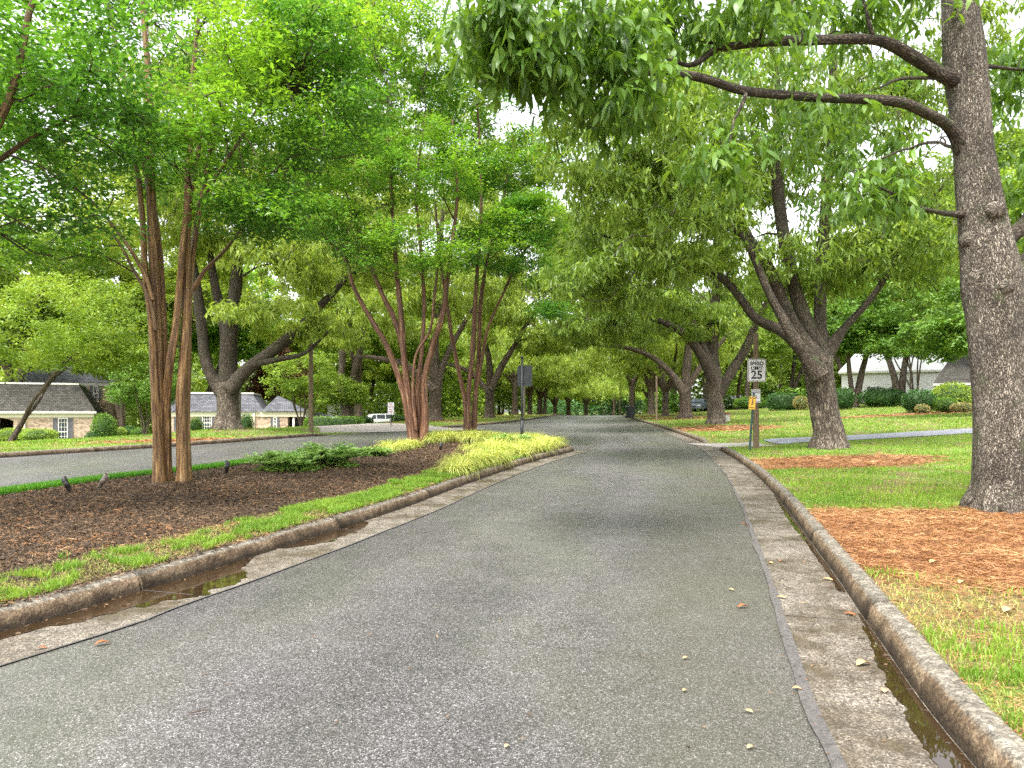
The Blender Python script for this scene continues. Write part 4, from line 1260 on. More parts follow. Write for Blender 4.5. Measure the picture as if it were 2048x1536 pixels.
S3 = [st([16, 11, 10, 9, 8, 7, 5], D3, (932, 884), (931, 810), (916, 735), (902, 665), (893, 600), (880, 520), (870, 400)),
      st([15, 12, 12, 11, 9, 8, 6, 4], D3, (938, 884), (937, 790), (945, 710), (950, 620), (955, 530), (962, 430), (960, 330), (955, 200)),
      st([16, 12, 11, 10, 8, 6, 4], D3 + .2, (946, 884), (951, 790), (958, 700), (961, 610), (975, 520), (1000, 430), (1020, 320)),
      st([8, 8, 7, 6, 5, 3], D3 + .1, (950, 790), (962, 730), (975, 660), (1005, 590), (1050, 500), (1110, 455))]
crape(121, b3, S3, [E(960, 330, 27.5, 2.6, 1.6, 1.7, 1), E(1050, 440, 25.5, 1.8, 1.8, 1.1, .8), E(980, 500, 25, 2.2, 1.6, 1.0, .6), E(1060, 320, 26, 1.7, 2, 1.2, .7), E(940, 170, 26, 2.4, 2.2, 1.2, .7), E(1100, 560, 25, .9, 1.2, .5, .25), E(1100, 620, 24.5, .7, 1, .3, .15)],
      100, 950, 5, 9, .13, ['crape_leaf', 'crape_leaf_lime'], 'crape_bark_red', 'slender crape myrtle growing out of the yellow ornamental grass near the black sign', k=10)

# crape myrtle whose crown reaches in from beyond the frame edge
D0 = 8.2
b0 = base_at(-420, D0); b0[2] = float(surf(b0[0], b0[1])) - .03
S0 = [(pl((-420, 1150), (-400, 900), (-330, 700), (-220, 520), (-90, 390), (40, 290), (130, 240), d=D0), [.12, .10, .085, .06, .04, .025, .012]),
      (pl((-430, 1150), (-400, 800), (-280, 560), (-120, 420), (0, 240), (40, 120), (60, 20), (90, -60), d=D0 - .3), [.12, .10, .08, .06, .045, .035, .03, .015]),
      (pl((-425, 1150), (-440, 800), (-420, 500), (-380, 200), d=D0), [.12, .09, .07, .03])]
crape(131, b0, S0, [E(40, 90, 8, 1.5, 1.3, 1.1, .75), E(30, 430, 8.6, 1.2, 1.1, .5, .35), E(170, 230, 8.6, 1.0, 1.1, .7, .35), E(-300, 100, 8, 2, 2, 1.6, 1)],
      44, 400, 5, 8, .10, ['crape_leaf'], 'crape_bark', 'dark leafy boughs of a crape myrtle hanging in, its trunk out of view', k=12)

# --- smaller trees in the gardens
def yard_tree(seed, u, d, stems, H, S, label, mat, nst=4, n2=260, nper=13, L=.2, Wd=None, bark='oak_bark_far', lean=(0, 0), name='yard_tree', cat='tree', zlow=.3, r=.07, group=None, b=None):
    rg = np.random.default_rng(seed)
    if b is None: b = base_at(u, d)
    t = Tree(seed)
    for i in range(nst):
        a = rg.uniform(0, 6.28) if nst > 1 else 0
        e = .22 if nst > 1 else .03
        dr = uni(np.array([math.cos(a) * e + lean[0], math.sin(a) * e + lean[1], 1.0]))
        p = b + (0, 0, -.1)
        q = [p]
        for s in range(5):
            p = p + dr * H * .14
            dr = uni(dr + rg.normal(0, .10, 3) + np.array([math.cos(a), math.sin(a), 0]) * .05)
            q.append(p.copy())
        t.main(np.array(q), [r * 1.4, r, r * .9, r * .75, r * .6, r * .4], k=8, step=.3, grow_from=.3)
    c = b + np.array([lean[0] * H * .6, lean[1] * H * .6, 0])
    pts_ = t.crown([(c + (0, 0, H * .68), (S, S, H * .30), 1.6), (c + (S * .4, 0, H * .5), (S * .6, S * .6, H * .14), .6), (c + (-S * .4, 0, H * .5), (S * .6, S * .6, H * .14), .6)],
                   22, n2, 4, zmin=b[2] + H * zlow, sub=dict(rmax=r * .5, step=.4), twig=dict(step=.4, rmax=.015, rmin=.004), spray=.2, flat=.5)
    t.finish(name, label, cat, b, bark, bark, merge=True, group=group)
    n = len(pts_)
    C = np.repeat(pts_, nper, 0) + rg.normal(0, L * .7, (n * nper, 3)) * (1, 1, .6)
    rnd = np.clip(np.repeat(rg.uniform(0, 1, n), nper) * .6 + rg.uniform(0, .4, n * nper), 0, 1)
    leaves_obj('crown', C + t.inv, L, Wd or L * .5, mat, t.root, pitch=(-50, 20), rg=rg, rnd=rnd)
    return t

yard_tree(201, 15, 32, 3, 8.0, 4.6, 'leaning multi-stemmed tree in front of the brick cottage with the mansard roof', 'yellow_leaf', nst=3, n2=700, nper=11, L=.16, lean=(.40, 0), r=.08, zlow=.16)
yard_tree(202, 290, 46, 3, 5.6, 2.5, 'small airy garden tree on the lawn between the two brick houses', 'shrub_green', nst=4, n2=230, L=.17, r=.05)
yard_tree(203, 602, 52, 3, 6.0, 2.7, 'vase-shaped yellow-green garden tree beside the porch of the long brick house', 'yellow_leaf', nst=6, n2=240, L=.17, r=.05)
yard_tree(204, 683, 60, 1, 4.6, 2.0, 'little pale-trunked tree in front of the long clipped hedge', 'yellow_leaf', nst=1, n2=150, L=.2, r=.10)
yard_tree(205, 739, 92, 1, 13, 4.6, 'straight dark-trunked tree right behind the white parked car', 'oak_leaf_far', nst=1, n2=300, L=.36, r=.26, zlow=.42)
yard_tree(206, 1710, 62, 1, 12, 4.6, 'tree with a short pale trunk at the top edge of the lawn', 'shrub_green', nst=3, n2=420, L=.32, r=.22, zlow=.32)
yard_tree(207, 1828, 58, 1, 9, 4.0, 'bare-legged multi-stemmed crape myrtle in front of the white house', 'shrub_green', nst=7, n2=260, L=.26, r=.07, zlow=.45)
yard_tree(208, 1475, 88, 1, 13, 4.5, 'thin-trunked tree at the far end of the lawn behind the leaning yellow sign', 'oak_leaf_mid', nst=1, n2=300, L=.36, r=.22, zlow=.42)
yard_tree(209, 1493, 80, 1, 14, 4.8, 'dark straight tree just behind the speed limit sign on the far lawn', 'oak_leaf_mid', nst=1, n2=320, L=.36, r=.28, zlow=.45)
yard_tree(210, 1415, 84, 1, 14, 5.5, 'thick pale oak on the far lawn beside the parked grey car', 'oak_leaf_mid', nst=1, n2=340, L=.38, r=.62, zlow=.4)
yard_tree(211, 1347, 100, 1, 13, 5, 'distant tree with a broad trunk seen between two roadside oaks', 'oak_leaf_far', nst=1, n2=300, L=.4, r=.5, zlow=.4)
yard_tree(212, 560, 76, 1, 9, 3.8, 'purple-leaved maple behind the roof of the long brick house', 'maple_leaf', nst=2, n2=240, L=.34, r=.16, zlow=.2)
yard_tree(213, 60, 74, 1, 25, 9, 'tall tree rising behind the two-storey brick house', 'oak_leaf_far', nst=2, n2=900, L=.4, r=.3, zlow=.35)
yard_tree(214, 395, 72, 1, 19, 7.5, 'bright green tree behind the long brick house, beside the thick oak', 'crape_leaf_lime', nst=2, n2=800, L=.38, r=.3, zlow=.2)
yard_tree(215, 1960, 36, 1, 8, 3.6, 'leafy tree peeking past the near oak trunk above the side drive', 'shrub_green', nst=3, n2=300, L=.24, r=.1, zlow=.18)
yard_tree(216, 1580, 96, 1, 20, 8, 'round green tree behind the clipped hedge on the far lawn', 'crape_leaf_lime', nst=2, n2=450, L=.42, r=.3, zlow=.12)
yard_tree(217, 230, 84, 1, 25, 9, 'hazy green tree in the gap between the brick houses', 'oak_leaf_far', nst=2, n2=800, L=.42, r=.3, zlow=.15)
yard_tree(218, 820, 85, 1, 17, 7, 'yellow-green tree beyond the small white notice sign', 'yellow_leaf', nst=2, n2=330, L=.4, r=.25, zlow=.15)
yard_tree(219, 915, 95, 1, 17, 7, 'soft green tree filling the gap between the two crape myrtles', 'oak_leaf_far', nst=2, n2=360, L=.42, r=.25, zlow=.12)
yard_tree(220, 1225, 150, 1, 12, 8, 'sunny yellow-green tree closing the view where the road drops away', 'yellow_leaf', nst=2, n2=420, L=.5, r=.3, zlow=.12)

yard_tree(221, 1840, 88, 1, 20, 8.5, 'tall light green tree behind the large white house', 'oak_leaf_far', nst=2, n2=620, L=.42, r=.3, zlow=.4)
yard_tree(232, 1960, 64, 1, 25, 8, 'towering green tree beyond the roof at the edge of the lawn', 'oak_leaf_mid', nst=2, n2=900, L=.36, r=.3, zlow=.3)
yard_tree(233, 1800, 72, 1, 25, 8, 'high-crowned tree over the white house', 'oak_leaf_far', nst=2, n2=800, L=.38, r=.3, zlow=.42)
yard_tree(222, 2010, 50, 1, 18, 6.5, 'tall yellow-green tree behind the near oak trunk', 'yellow_leaf', nst=3, n2=800, L=.3, r=.25, zlow=.25)
yard_tree(223, 1700, 90, 1, 21, 8.0, 'tall tree at the head of the lawn between the white house and the hedge', 'oak_leaf_mid', nst=2, n2=560, L=.42, r=.3, zlow=.35)
yard_tree(224, 560, 88, 1, 22, 8.5, 'tall pale green tree behind the purple-leaved maple', 'oak_leaf_far', nst=2, n2=620, L=.42, r=.3, zlow=.3)
yard_tree(225, 140, 82, 1, 20, 7.0, 'airy upright tree over the ridge of the brick cottage', 'oak_leaf_far', nst=3, n2=520, L=.38, r=.2, zlow=.4)
yard_tree(229, 330, 62, 1, 24, 8, 'very tall pale green tree over the long brick house', 'oak_leaf_far', nst=2, n2=900, L=.36, r=.3, zlow=.4)
yard_tree(230, 10, 58, 1, 21, 7.5, 'tall loose-crowned tree over the mansard roof of the cottage', 'oak_leaf_mid', nst=2, n2=800, L=.34, r=.3, zlow=.38)
yard_tree(231, 700, 60, 1, 23, 7.5, 'tall pale green tree towering over the long clipped hedge', 'oak_leaf_far', nst=2, n2=800, L=.36, r=.3, zlow=.42)
yard_tree(228, 250, 58, 1, 13, 4.5, 'light green tree rising behind the gap between the brick houses', 'oak_leaf_mid', nst=2, n2=480, L=.28, r=.16, zlow=.35)
yard_tree(226, 720, 78, 1, 20, 7.5, 'tall bright tree behind the white two-storey house with grey shutters', 'yellow_leaf', nst=2, n2=560, L=.4, r=.3, zlow=.35)
yard_tree(227, -60, 60, 1, 18, 7.0, 'big light green tree at the frame edge behind the brick cottage', 'yellow_leaf', nst=2, n2=560, L=.34, r=.3, zlow=.3)

# --- far woods that read as one mass on each side
def woods(name, label, spots, seed, mat):
    rg = np.random.default_rng(seed)
    Cs, tubes = [], []
    for x, y, H, S in spots:
        z = float(surf(x, y))
        n = int(2200)
        v = rg.normal(0, 1, (n, 3)); v /= np.linalg.norm(v, axis=1)[:, None]
        cl = rg.normal(0, 1, (26, 3)); cl /= np.linalg.norm(cl, axis=1)[:, None]
        k = rg.integers(0, 26, n)
        p = cl[k] * rg.uniform(.5, .95, 26)[k][:, None] + v * (rg.uniform(0, 1, n) ** .5)[:, None] * .36
        Cs.append(p * (S, S, H * .46) + (x, y, z + H * .52))
        tubes.append(dict(a=(np.array([[x, y, z - .2], [x + rg.normal(0, .3), y, z + H * .3], [x + rg.normal(0, .6), y, z + H * .6]]), np.array([.3, .22, .1]), 6)))
    C = np.concatenate(Cs)
    o = leaves_obj(name, C, 1.0, .5, mat, None, pitch=(-60, 30), rg=rg)
    tag(o, label, None, None, 'stuff')
    w = tubes_obj('woodland_trunks' , tubes, 'oak_bark_far')
    tag(w, label.replace('foliage', 'trunks'), None, None, 'stuff')
rg_ = np.random.default_rng(5)
sp_l, sp_r, sp_c = [], [], []
for i in range(44):
    y = rg_.uniform(92, 150); u = rg_.uniform(-200, 1080)
    x = (u - 1024) / F * y
    if x < xL(y) - 8: sp_l.append((x, y, rg_.uniform(15, 23), rg_.uniform(6, 9)))
for i in range(44):
    y = rg_.uniform(98, 150); u = rg_.uniform(1280, 2200)
    x = (u - 1024) / F * y
    if x > xR(y) + 6: sp_r.append((x, y, rg_.uniform(15, 22), rg_.uniform(6, 9)))
for i in range(16):
    y = rg_.uniform(165, 200); u = rg_.uniform(1050, 1330)
    sp_c.append(((u - 1024) / F * y, y, rg_.uniform(10, 20), rg_.uniform(7, 9)))
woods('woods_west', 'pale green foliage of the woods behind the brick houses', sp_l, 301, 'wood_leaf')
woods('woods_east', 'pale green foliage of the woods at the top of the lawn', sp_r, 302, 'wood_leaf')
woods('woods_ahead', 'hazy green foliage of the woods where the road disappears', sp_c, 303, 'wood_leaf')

# ------------------------------------------------------------------ grass, straw, mulch pieces
def rnd_in_view(n, y0, y1, u0=-60, u1=2110, power=1.0):
    """plan points inside the wedge seen by the camera, denser close by"""
    y = y0 * (y1 / y0) ** (rng.uniform(0, 1, n) ** power)
    u = rng.uniform(u0, u1, n)
    return (u - 1024) / F * y, y

def blades(name, x, y, z, h, w, mat, lean=.45, seg=2, rnd=None, kind='stuff', label=None, az=None, bend=.5):
    n = len(x)
    ph = rng.uniform(0, 2 * np.pi, n) if az is None else az
    ln = rng.uniform(.05, 1, n) * lean
    d = np.stack([np.cos(ph), np.sin(ph), np.zeros(n)], 1)
    s = np.stack([-np.sin(ph), np.cos(ph), np.zeros(n)], 1)
    tw = rng.uniform(-1.2, 1.2, n)
    s = s * np.cos(tw)[:, None] + d * np.sin(tw)[:, None]
    b = np.stack([x, y, z], 1)
    up = np.array([0, 0, 1.0])
    hh = h[:, None]
    m = b + up * hh * .55 + d * hh * (ln * .45)[:, None]
    t = b + up * hh * (1 - .25 * ln)[:, None] * (1 - bend * ln[:, None] * .5) + d * hh * (ln * 1.25)[:, None]
    ww = w[:, None]
    V = np.stack([b - s * ww * .5, b + s * ww * .5, m - s * ww * .42, m + s * ww * .42, t], 1).reshape(-1, 3)
    i = np.arange(n)[:, None] * 5
    Fq = (i + np.array([[0, 1, 3, 2]])).reshape(-1, 4); Ft = (i + np.array([[2, 3, 4]])).reshape(-1, 3)
    if rnd is None: rnd = rng.uniform(0, 1, n)
    o = mk(name, V, [Fq, Ft], mat, None, False, {'rnd': ('FACE', 'FLOAT', np.r_[rnd, rnd])})
    return tag(o, label, None, None, kind)

def on_lawn(x, y):
    ins = inside(MB_, x, y)
    r = x > (np.interp(y, RB[:, 1], RB[:, 0]) + .08)
    l = x < (np.interp(y, LB[:, 1], LB[:, 0]) - .08)
    dx = np.interp(x, dcl[:, 0], dcl[:, 1]); hw_ = np.interp(x, [6.9, 8.6, 12], [1.75, 1.35, 1.2])
    drv = (np.abs(y - dx) < hw_ + .02) & (x > 6.3)
    fy = np.interp(y, fd[:, 1], fd[:, 0]); fw = np.interp(y, [37, 41, 47], [5.4, 4.0, 2.7])
    fdr = (np.abs(x - fy) < fw) & (y > 36) & (y < 62) & l
    return (r | l) & ~ins & ~drv & ~fdr

# verge and lawn grass, level of detail falling with distance
for nm, n, y0, y1, hh, ww, lab in [('lawn_grass', 150000, 2.4, 9, .075, .0046, 'patchy thin grass on the near verge beside the kerb'),
                             ('lawn_grass', 130000, 9, 24, .065, .010, 'soft green grass of the verge between the straw beds'),
                             ('lawn_grass', 90000, 24, 75, .085, .030, 'mown grass of the far lawns on both sides of the road')]:
    x, y = rnd_in_view(n, y0, y1, -40, 2090)
    st_ = straw_field(x, y)
    dens = fbm(x, y, 1.1, 3) * 1.0 + fbm(x, y, .35, 8) * .55
    bare = np.where(y < 9, .81, .66)
    near_edge = np.clip(1 - np.abs(x - np.interp(y, RB[:, 1], RB[:, 0])) / .5, 0, 1) * .12
    k = on_lawn(x, y) & (dens - near_edge + rng.normal(0, .07, n) > bare - .0) & (st_ + (fbm(x, y, .8, 4) - .5) * .9 < .40)
    x, y = x[k], y[k]
    dd = dens[k]
    rnd = np.clip(1.25 - dd * .85 + rng.normal(0, .16, k.sum()), 0, .999)
    blades(nm, x, y, surf(x, y) - .004, hh * rng.uniform(.5, 1.3, len(x)), ww * rng.uniform(.7, 1.3, len(x)) * (y / y0) ** .7, 'grass_blade', rnd=rnd, label=lab)
    # dry strands between them
    x, y = rnd_in_view(n // 3, y0, y1, -40, 2090)
    st_ = straw_field(x, y)
    k = on_lawn(x, y) & (st_ + (fbm(x, y, .8, 4) - .5) * .9 < .5)
    x, y = x[k], y[k]
    blades('dry_grass', x, y, surf(x, y) - .004, hh * .6 * rng.uniform(.5, 1.3, len(x)), ww * rng.uniform(.6, 1.1, len(x)) * (y / y0) ** .7, 'grass_dry', lean=1.3, label=lab.replace('grass', 'dry straw-coloured grass'))

# grass along the median kerb
def med_strip(n, line, w0, w1, sgn):
    i = rng.integers(0, len(line) - 1, n)
    p = line[i]; q = line[np.minimum(i + 1, len(line) - 1)]
    t = rng.uniform(0, 1, n)[:, None]
    c = p * (1 - t) + q * t
    tg = (q - p) / (np.linalg.norm(q - p, axis=1)[:, None] + 1e-9)
    nr = np.stack([-tg[:, 1], tg[:, 0]], 1) * sgn
    o = rng.uniform(w0, w1, n)
    return c[:, 0] + nr[:, 0] * o, c[:, 1] + nr[:, 1] * o, o
kr = M_full[:iM + 1]
kr = kr[(kr[:, 1] > 3.6) & (kr[:, 1] < 19.3)]
x, y, o = med_strip(150000, kr, .18, 1.35, 1)
wdt = np.interp(y, [4, 6, 9, 14, 19], [1.05, .95, .85, .95, .5])
tuft = fbm(x, y, .42, 31) * .75 + vnoise(x, y, .12, 5) * .35
k = (o < wdt * (1 + (vnoise(x, y, .5, 77) - .5) * .5)) & (tuft > np.interp(y, [4, 7, 10, 16], [.60, .57, .50, .46])) 
x, y, o = x[k], y[k], o[k]
blades('median_grass', x, y, surf(x, y) - .005, .085 * rng.uniform(.4, 1.3, len(x)), .0055 * rng.uniform(.7, 1.3, len(x)) * np.maximum(1, y / 8), 'grass_blade', rnd=np.clip(rng.normal(.45, .22, len(x)), 0, .999), lean=.7,
       label='tufts of fresh grass between the mulch and the median kerb')
x, y, o = med_strip(34000, kr, .18, 1.0, 1)
blades('median_dry_grass', x, y, surf(x, y) - .003, .05 * rng.uniform(.4, 1.3, len(x)), .004 * rng.uniform(.7, 1.3, len(x)), 'grass_dry', lean=1.5, label='dry strands and straw along the median kerb')
kl = M_full[iM + 1:]
kl = kl[(kl[:, 1] > 7) & (kl[:, 1] < 20.5)]
x, y, o = med_strip(60000, kl, .15, .62, 1)
blades('edging_grass', x, y, surf(x, y) - .005, .10 * rng.uniform(.5, 1.2, len(x)), .010 * rng.uniform(.7, 1.3, len(x)), 'grass_bright', lean=.35,
       label='band of bright short grass along the far edge of the mulched median')

# pine straw on the beds
def needles(name, x, y, z, L, w, mat, label, flat=.16, kind='stuff'):
    n = len(x)
    ph = rng.uniform(0, np.pi, n) + (vnoise(x, y, .6, 3) - .5) * 2
    e = rng.normal(0, flat, n)
    d = np.stack([np.cos(ph) * np.cos(e), np.sin(ph) * np.cos(e), np.sin(e)], 1)
    s = np.stack([-np.sin(ph), np.cos(ph), rng.normal(0, .5, n)], 1)
    c = np.stack([x, y, z], 1)
    bow = np.stack([-np.sin(ph), np.cos(ph), np.zeros(n)], 1) * (rng.normal(0, .12, n) * L)[:, None] + np.array([0, 0, 1]) * (np.abs(rng.normal(0, .05, n)) * L)[:, None]
    a = c - d * L[:, None] / 2; b = c + d * L[:, None] / 2; m = c + bow
    w = w[:, None]
    V = np.stack([a - s * w / 2, a + s * w / 2, m - s * w / 2, m + s * w / 2, b], 1).reshape(-1, 3)
    i = np.arange(n)[:, None] * 5
    Fq = (i + np.array([[0, 1, 3, 2]])).reshape(-1, 4); Ft = (i + np.array([[2, 3, 4]])).reshape(-1, 3)
    rnd = rng.uniform(0, 1, n)
    return tag(mk(name, V, [Fq, Ft], mat, None, False, {'rnd': ('FACE', 'FLOAT', np.r_[rnd, rnd])}), label, None, None, kind)

for n, y0, y1, L0, w0, lab in [(260000, 3.2, 12, .12, .0026, 'loose rust-coloured pine straw round the nearest oak'), (100000, 12, 30, .18, .007, 'pine straw bed round the oak behind the speed limit pole'), (70000, 26, 105, .28, .024, 'rust-coloured pine straw under the far rows of oaks')]:
    x, y = rnd_in_view(n, y0, y1, -40, 2090)
    k = on_lawn(x, y) & (straw_field(x, y) + (fbm(x, y, .8, 4) - .5) * .9 + rng.normal(0, .06, n) > np.where(rng.uniform(0, 1, n) < .10, .12, .40))
    x, y = x[k], y[k]
    needles('pine_straw', x, y, surf(x, y) + rng.uniform(0, .028, len(x)), L0 * rng.uniform(.5, 1.3, len(x)), w0 * rng.uniform(.7, 1.3, len(x)) * (y / y0) ** .6, 'straw', lab)
# a few stray needles all over the verge
x, y = rnd_in_view(9000, 2.6, 14, 1350, 2090)
k = on_lawn(x, y)
needles('stray_straw', x[k], y[k], surf(x[k], y[k]) + .01, .10 * rng.uniform(.5, 1.3, k.sum()), np.full(k.sum(), .003), 'straw', 'stray pine needles scattered over the thin grass of the verge')
# mulch pieces
x, y = rnd_in_view(260000, 4.5, 27, -60, 1200)
k = in_median(x, y)
x, y = x[k], y[k]
needles('mulch_chips', x, y, surf(x, y) + rng.uniform(-.004, .022, len(x)), .045 * rng.uniform(.4, 1.6, len(x)) * np.maximum(1, (y / 9) ** .5), .0062 * rng.uniform(.5, 1.5, len(x)) * np.maximum(1, (y / 8) ** .7), 'chip', 'shredded dark brown bark mulch on the median', flat=.35)
x, y = rnd_in_view(9000, 4.5, 15, -60, 1100)
k = in_median(x, y) & (fbm(x, y, 1.3, 61) > .5)
x, y = x[k], y[k]
needles('mulch_straw', x, y, surf(x, y) + .02, .09 * rng.uniform(.4, 1.3, len(x)), .005 * rng.uniform(.7, 1.3, len(x)), 'straw', 'dry brown needles lying over the dark mulch', flat=.2)

# variegated border grass at the tip of the median
def clumps(name, spots, label, h=.56, nb=230):
    X, Y, Z, H, Wd, A = [], [], [], [], [], []
    for (cx, cy_, s) in spots:
        k = int(nb * s)
        a = rng.uniform(0, 2 * np.pi, k)
        X.append(cx + np.cos(a) * .05); Y.append(cy_ + np.sin(a) * .05)
        H.append(h * s * rng.uniform(.6, 1.15, k)); A.append(a)
    X, Y, H, A = map(np.concatenate, (X, Y, H, A))
    n = len(X)
    z = surf(X, Y) - .02
    d = np.stack([np.cos(A), np.sin(A), 0 * A], 1); s = np.stack([-np.sin(A), np.cos(A), 0 * A], 1)
    e0 = rng.uniform(.75, 1.45, n)      # starting elevation, then it arches over
    b = np.stack([X, Y, z], 1)
    w = .0062 * rng.uniform(.7, 1.3, n)
    pts_ = [b]
    p = b.copy(); e = e0.copy()
    for sgi in range(4):
        p = p + (d * np.cos(e)[:, None] + np.array([0, 0, 1]) * np.sin(e)[:, None]) * (H / 3.2)[:, None]
        e = e - rng.uniform(.45, .85, n)
        pts_.append(p.copy())
    ws = [.7, 1, .9, .6]
    V = []
    for p_, q in zip(pts_[:4], ws):
        V += [p_ - s * (w * q)[:, None], p_ + s * (w * q)[:, None]]
    V.append(pts_[4])
    V = np.stack(V, 1).reshape(-1, 3)
    i = np.arange(n)[:, None] * 9
    Fq = np.concatenate([(i + np.array([[j, j + 1, j + 3, j + 2]])) for j in (0, 2, 4)])
    Ft = i + np.array([[6, 7, 8]])
    rnd = rng.uniform(0, 1, n)
    return tag(mk(name, V, [Fq, Ft], 'liriope', None, False, {'rnd': ('FACE', 'FLOAT', np.r_[rnd, rnd, rnd, rnd])}), label, None, None, 'stuff')
sp_ = []
tipc = np.array([G(x_, y_, .13)[:2] for x_, y_ in [(960, 948), (990, 940), (1030, 927), (1060, 912), (1085, 904), (1110, 896), (1000, 915), (1040, 900), (1075, 892), (960, 905), (1000, 893), (1040, 886), (960, 930), (1010, 932), (1050, 918)]])
for c in tipc:
    for _ in range(7):
        sp_.append((c[0] + rng.normal(0, .38), c[1] + rng.normal(0, .45), rng.uniform(.75, 1.1)))
for x_, y_ in zip(rng.uniform(-2.6, 1.3, 60), rng.uniform(23.6, 26.3, 60)):
    sp_.append((x_, y_, rng.uniform(.75, 1.1)))
MI = offset2(M_full, .30)
sp_ = [s_ for s_ in sp_ if inside(MI, np.array([s_[0]]), np.array([s_[1]]))[0]]
clumps('border_grass', sp_, 'mass of arching yellow-green variegated grass filling the tip of the median')
sp2 = []
for x_, y_ in [(795, 905), (812, 900), (860, 893), (880, 889), (905, 888), (915, 882), (790, 898), (870, 884), (845, 888)]:
    c = G(x_, y_, .13)
    for _ in range(3):
        sp2.append((c[0] + rng.normal(0, .2), c[1] + rng.normal(0, .3) + .4, rng.uniform(.6, .9)))
sp2 = [s_ for s_ in sp2 if inside(MI, np.array([s_[0]]), np.array([s_[1]]))[0]]
clumps('border_grass', sp2, 'smaller tufts of variegated grass behind the red-barked crape myrtle')

# spreading junipers
def juniper(seed, u, v, rx, ry, h, label, n=60):
    rg = np.random.default_rng(seed)
    b = G(u, v, .13)
    t0 = empty('spreading_juniper', b, label, 'shrub', 'low evergreen shrubs in the mulch')
    tubes, C, A = [], [], []
    for i in range(n):
        a = rg.uniform(0, 2 * np.pi); rr = rg.uniform(.35, 1)
        tip = np.array([math.cos(a) * rx * rr, math.sin(a) * ry * rr, h * rg.uniform(.6, 1.25) * (1 - .40 * rr)])
        m = tip * .5 + (0, 0, h * .35)
        tt = np.linspace(0, 1, 7)[:, None]
        c = 2 * m * tt * (1 - tt) + tip * tt * tt
        tubes.append(dict(a=(c, np.linspace(.008, .002, 7), 4)))
        # flat sprays along the outer half
        for s_ in np.linspace(.35, 1, 12):
            q = c[min(6, int(s_ * 6))] + rg.normal(0, .015, 3)
            for sg in (-1, 1):
                for k_ in range(3):
                    C.append(q + np.array([math.cos(a + sg * .9), math.sin(a + sg * .9), .0]) * .035 * k_ + (0, 0, .008))
                    A.append(a + sg * rg.uniform(.45, 1.0))
    tubes_obj('stem', tubes, 'twig_brown', t0)
    C = np.array(C); A = np.array(A)
    leaves_obj('foliage', C, .11, .034, 'juniper', t0, pitch=(-8, 30), az=A, rg=rg, roll=.25, offset=0)
    # dense under-layer
    v = rg.normal(0, 1, (1400, 3)); v /= np.linalg.norm(v, axis=1)[:, None]; v[:, 2] = np.abs(v[:, 2])
    q = v[:700] * (rx * .75, ry * .75, h * .35)
    leaves_obj('foliage', q, .09, .035, 'shrub_green', t0, pitch=(-20, 40), rg=rg)
juniper(1, 575, 945, .85, .62, .42, 'spreading juniper lowest down the mulch bed, nearest the garden uplight')
juniper(2, 655, 938, .85, .62, .55, 'tallest middle juniper of the spreading row in the mulch', 70)
juniper(3, 728, 918, .80, .55, .30, 'spreading juniper closest to the red-barked crape myrtle')
juniper(4, 1020, 892, .8, .55, .38, 'spreading juniper surrounded by yellow ornamental grass', 50)

# ------------------------------------------------------------------ clipped and loose shrubs
def shrub(name, u, v, d, w, h, mat, label, L=.11, dens=1.0, squash=1.0, dp=None, boxy=False, group=None, seed=0, stem=False, zb=None):
    """u,v centre of base; w,h in px"""
    rg = np.random.default_rng(int(u * 7 + v + seed))
    W_, H_ = w * d / F, h * d / F
    b = P(u, v, d)
    if zb is None:
        b[2] = min(b[2], float(surf(b[0], b[1])) + .02) if abs(b[2] - float(surf(b[0], b[1]))) < .6 else float(surf(b[0], b[1]))
        top = P(u, v - h, d)[2]
        H_ = max(.3, top - b[2])
    t0 = empty(name, b, label, 'hedge' if name == 'hedge' else 'shrub', group)
    D_ = (dp or min(W_, 2.2))
    area = (W_ * H_ + D_ * H_ + W_ * D_) * 2
    n = int(min(9000, area / (L * L * .5) * 1.3 * dens))
    p = rg.normal(0, 1, (n, 3))
    if boxy:
        q = rg.uniform(-1, 1, (n, 3)); ax = rg.integers(0, 3, n)
        q[np.arange(n), ax] = np.sign(q[np.arange(n), ax])
        q /= (np.abs(q) ** 6).sum(1)[:, None] ** (1 / 6)
        p = q
    else:
        p /= np.linalg.norm(p, axis=1)[:, None]
    lum = 1 + (fbm(np.arctan2(p[:, 1], p[:, 0]) * 2 + seed, p[:, 2] * 2.2, .7, seed + int(u)) - .5) * (.18 if boxy else .42)
    pos = p * lum[:, None] * (W_ / 2, D_ / 2, H_ / 2) * rg.uniform(.93, 1.02, n)[:, None] + (0, 0, H_ / 2)
    keep = pos[:, 2] > .02
    pos, p = pos[keep], p[keep]
    az = np.arctan2(p[:, 1], p[:, 0]) + rg.normal(0, .7, len(p))
    leaves_obj('foliage', pos, L, L * .55, mat, t0, pitch=(-25, 50), az=az, rg=rg, roll=.5)
    # solid dark-green core, added to block the view through the leaves
    mb = MB()
    nu, nv = 16, 10
    Vc = []
    for i in range(nv + 1):
        th = math.pi * i / nv
        for j in range(nu):
            a = 2 * math.pi * j / nu
            q = np.array([math.sin(th) * math.cos(a), math.sin(th) * math.sin(a), math.cos(th)])
            if boxy: q = q / (np.abs(q) ** 6).sum() ** (1 / 6)
            Vc.append(q * (W_ * .44, D_ * .44, H_ * .44) + (0, 0, H_ * .5))
    Fc = [(i * nu + j, (i + 1) * nu + j, (i + 1) * nu + (j + 1) % nu, i * nu + (j + 1) % nu) for i in range(nv) for j in range(nu)]
    mb.add(Vc, Fc)
    mb.build('filler_core', 'shrub_core', t0, True)
    return t0
simple('shrub_core', (.035, .07, .02), .9, .5, 8)

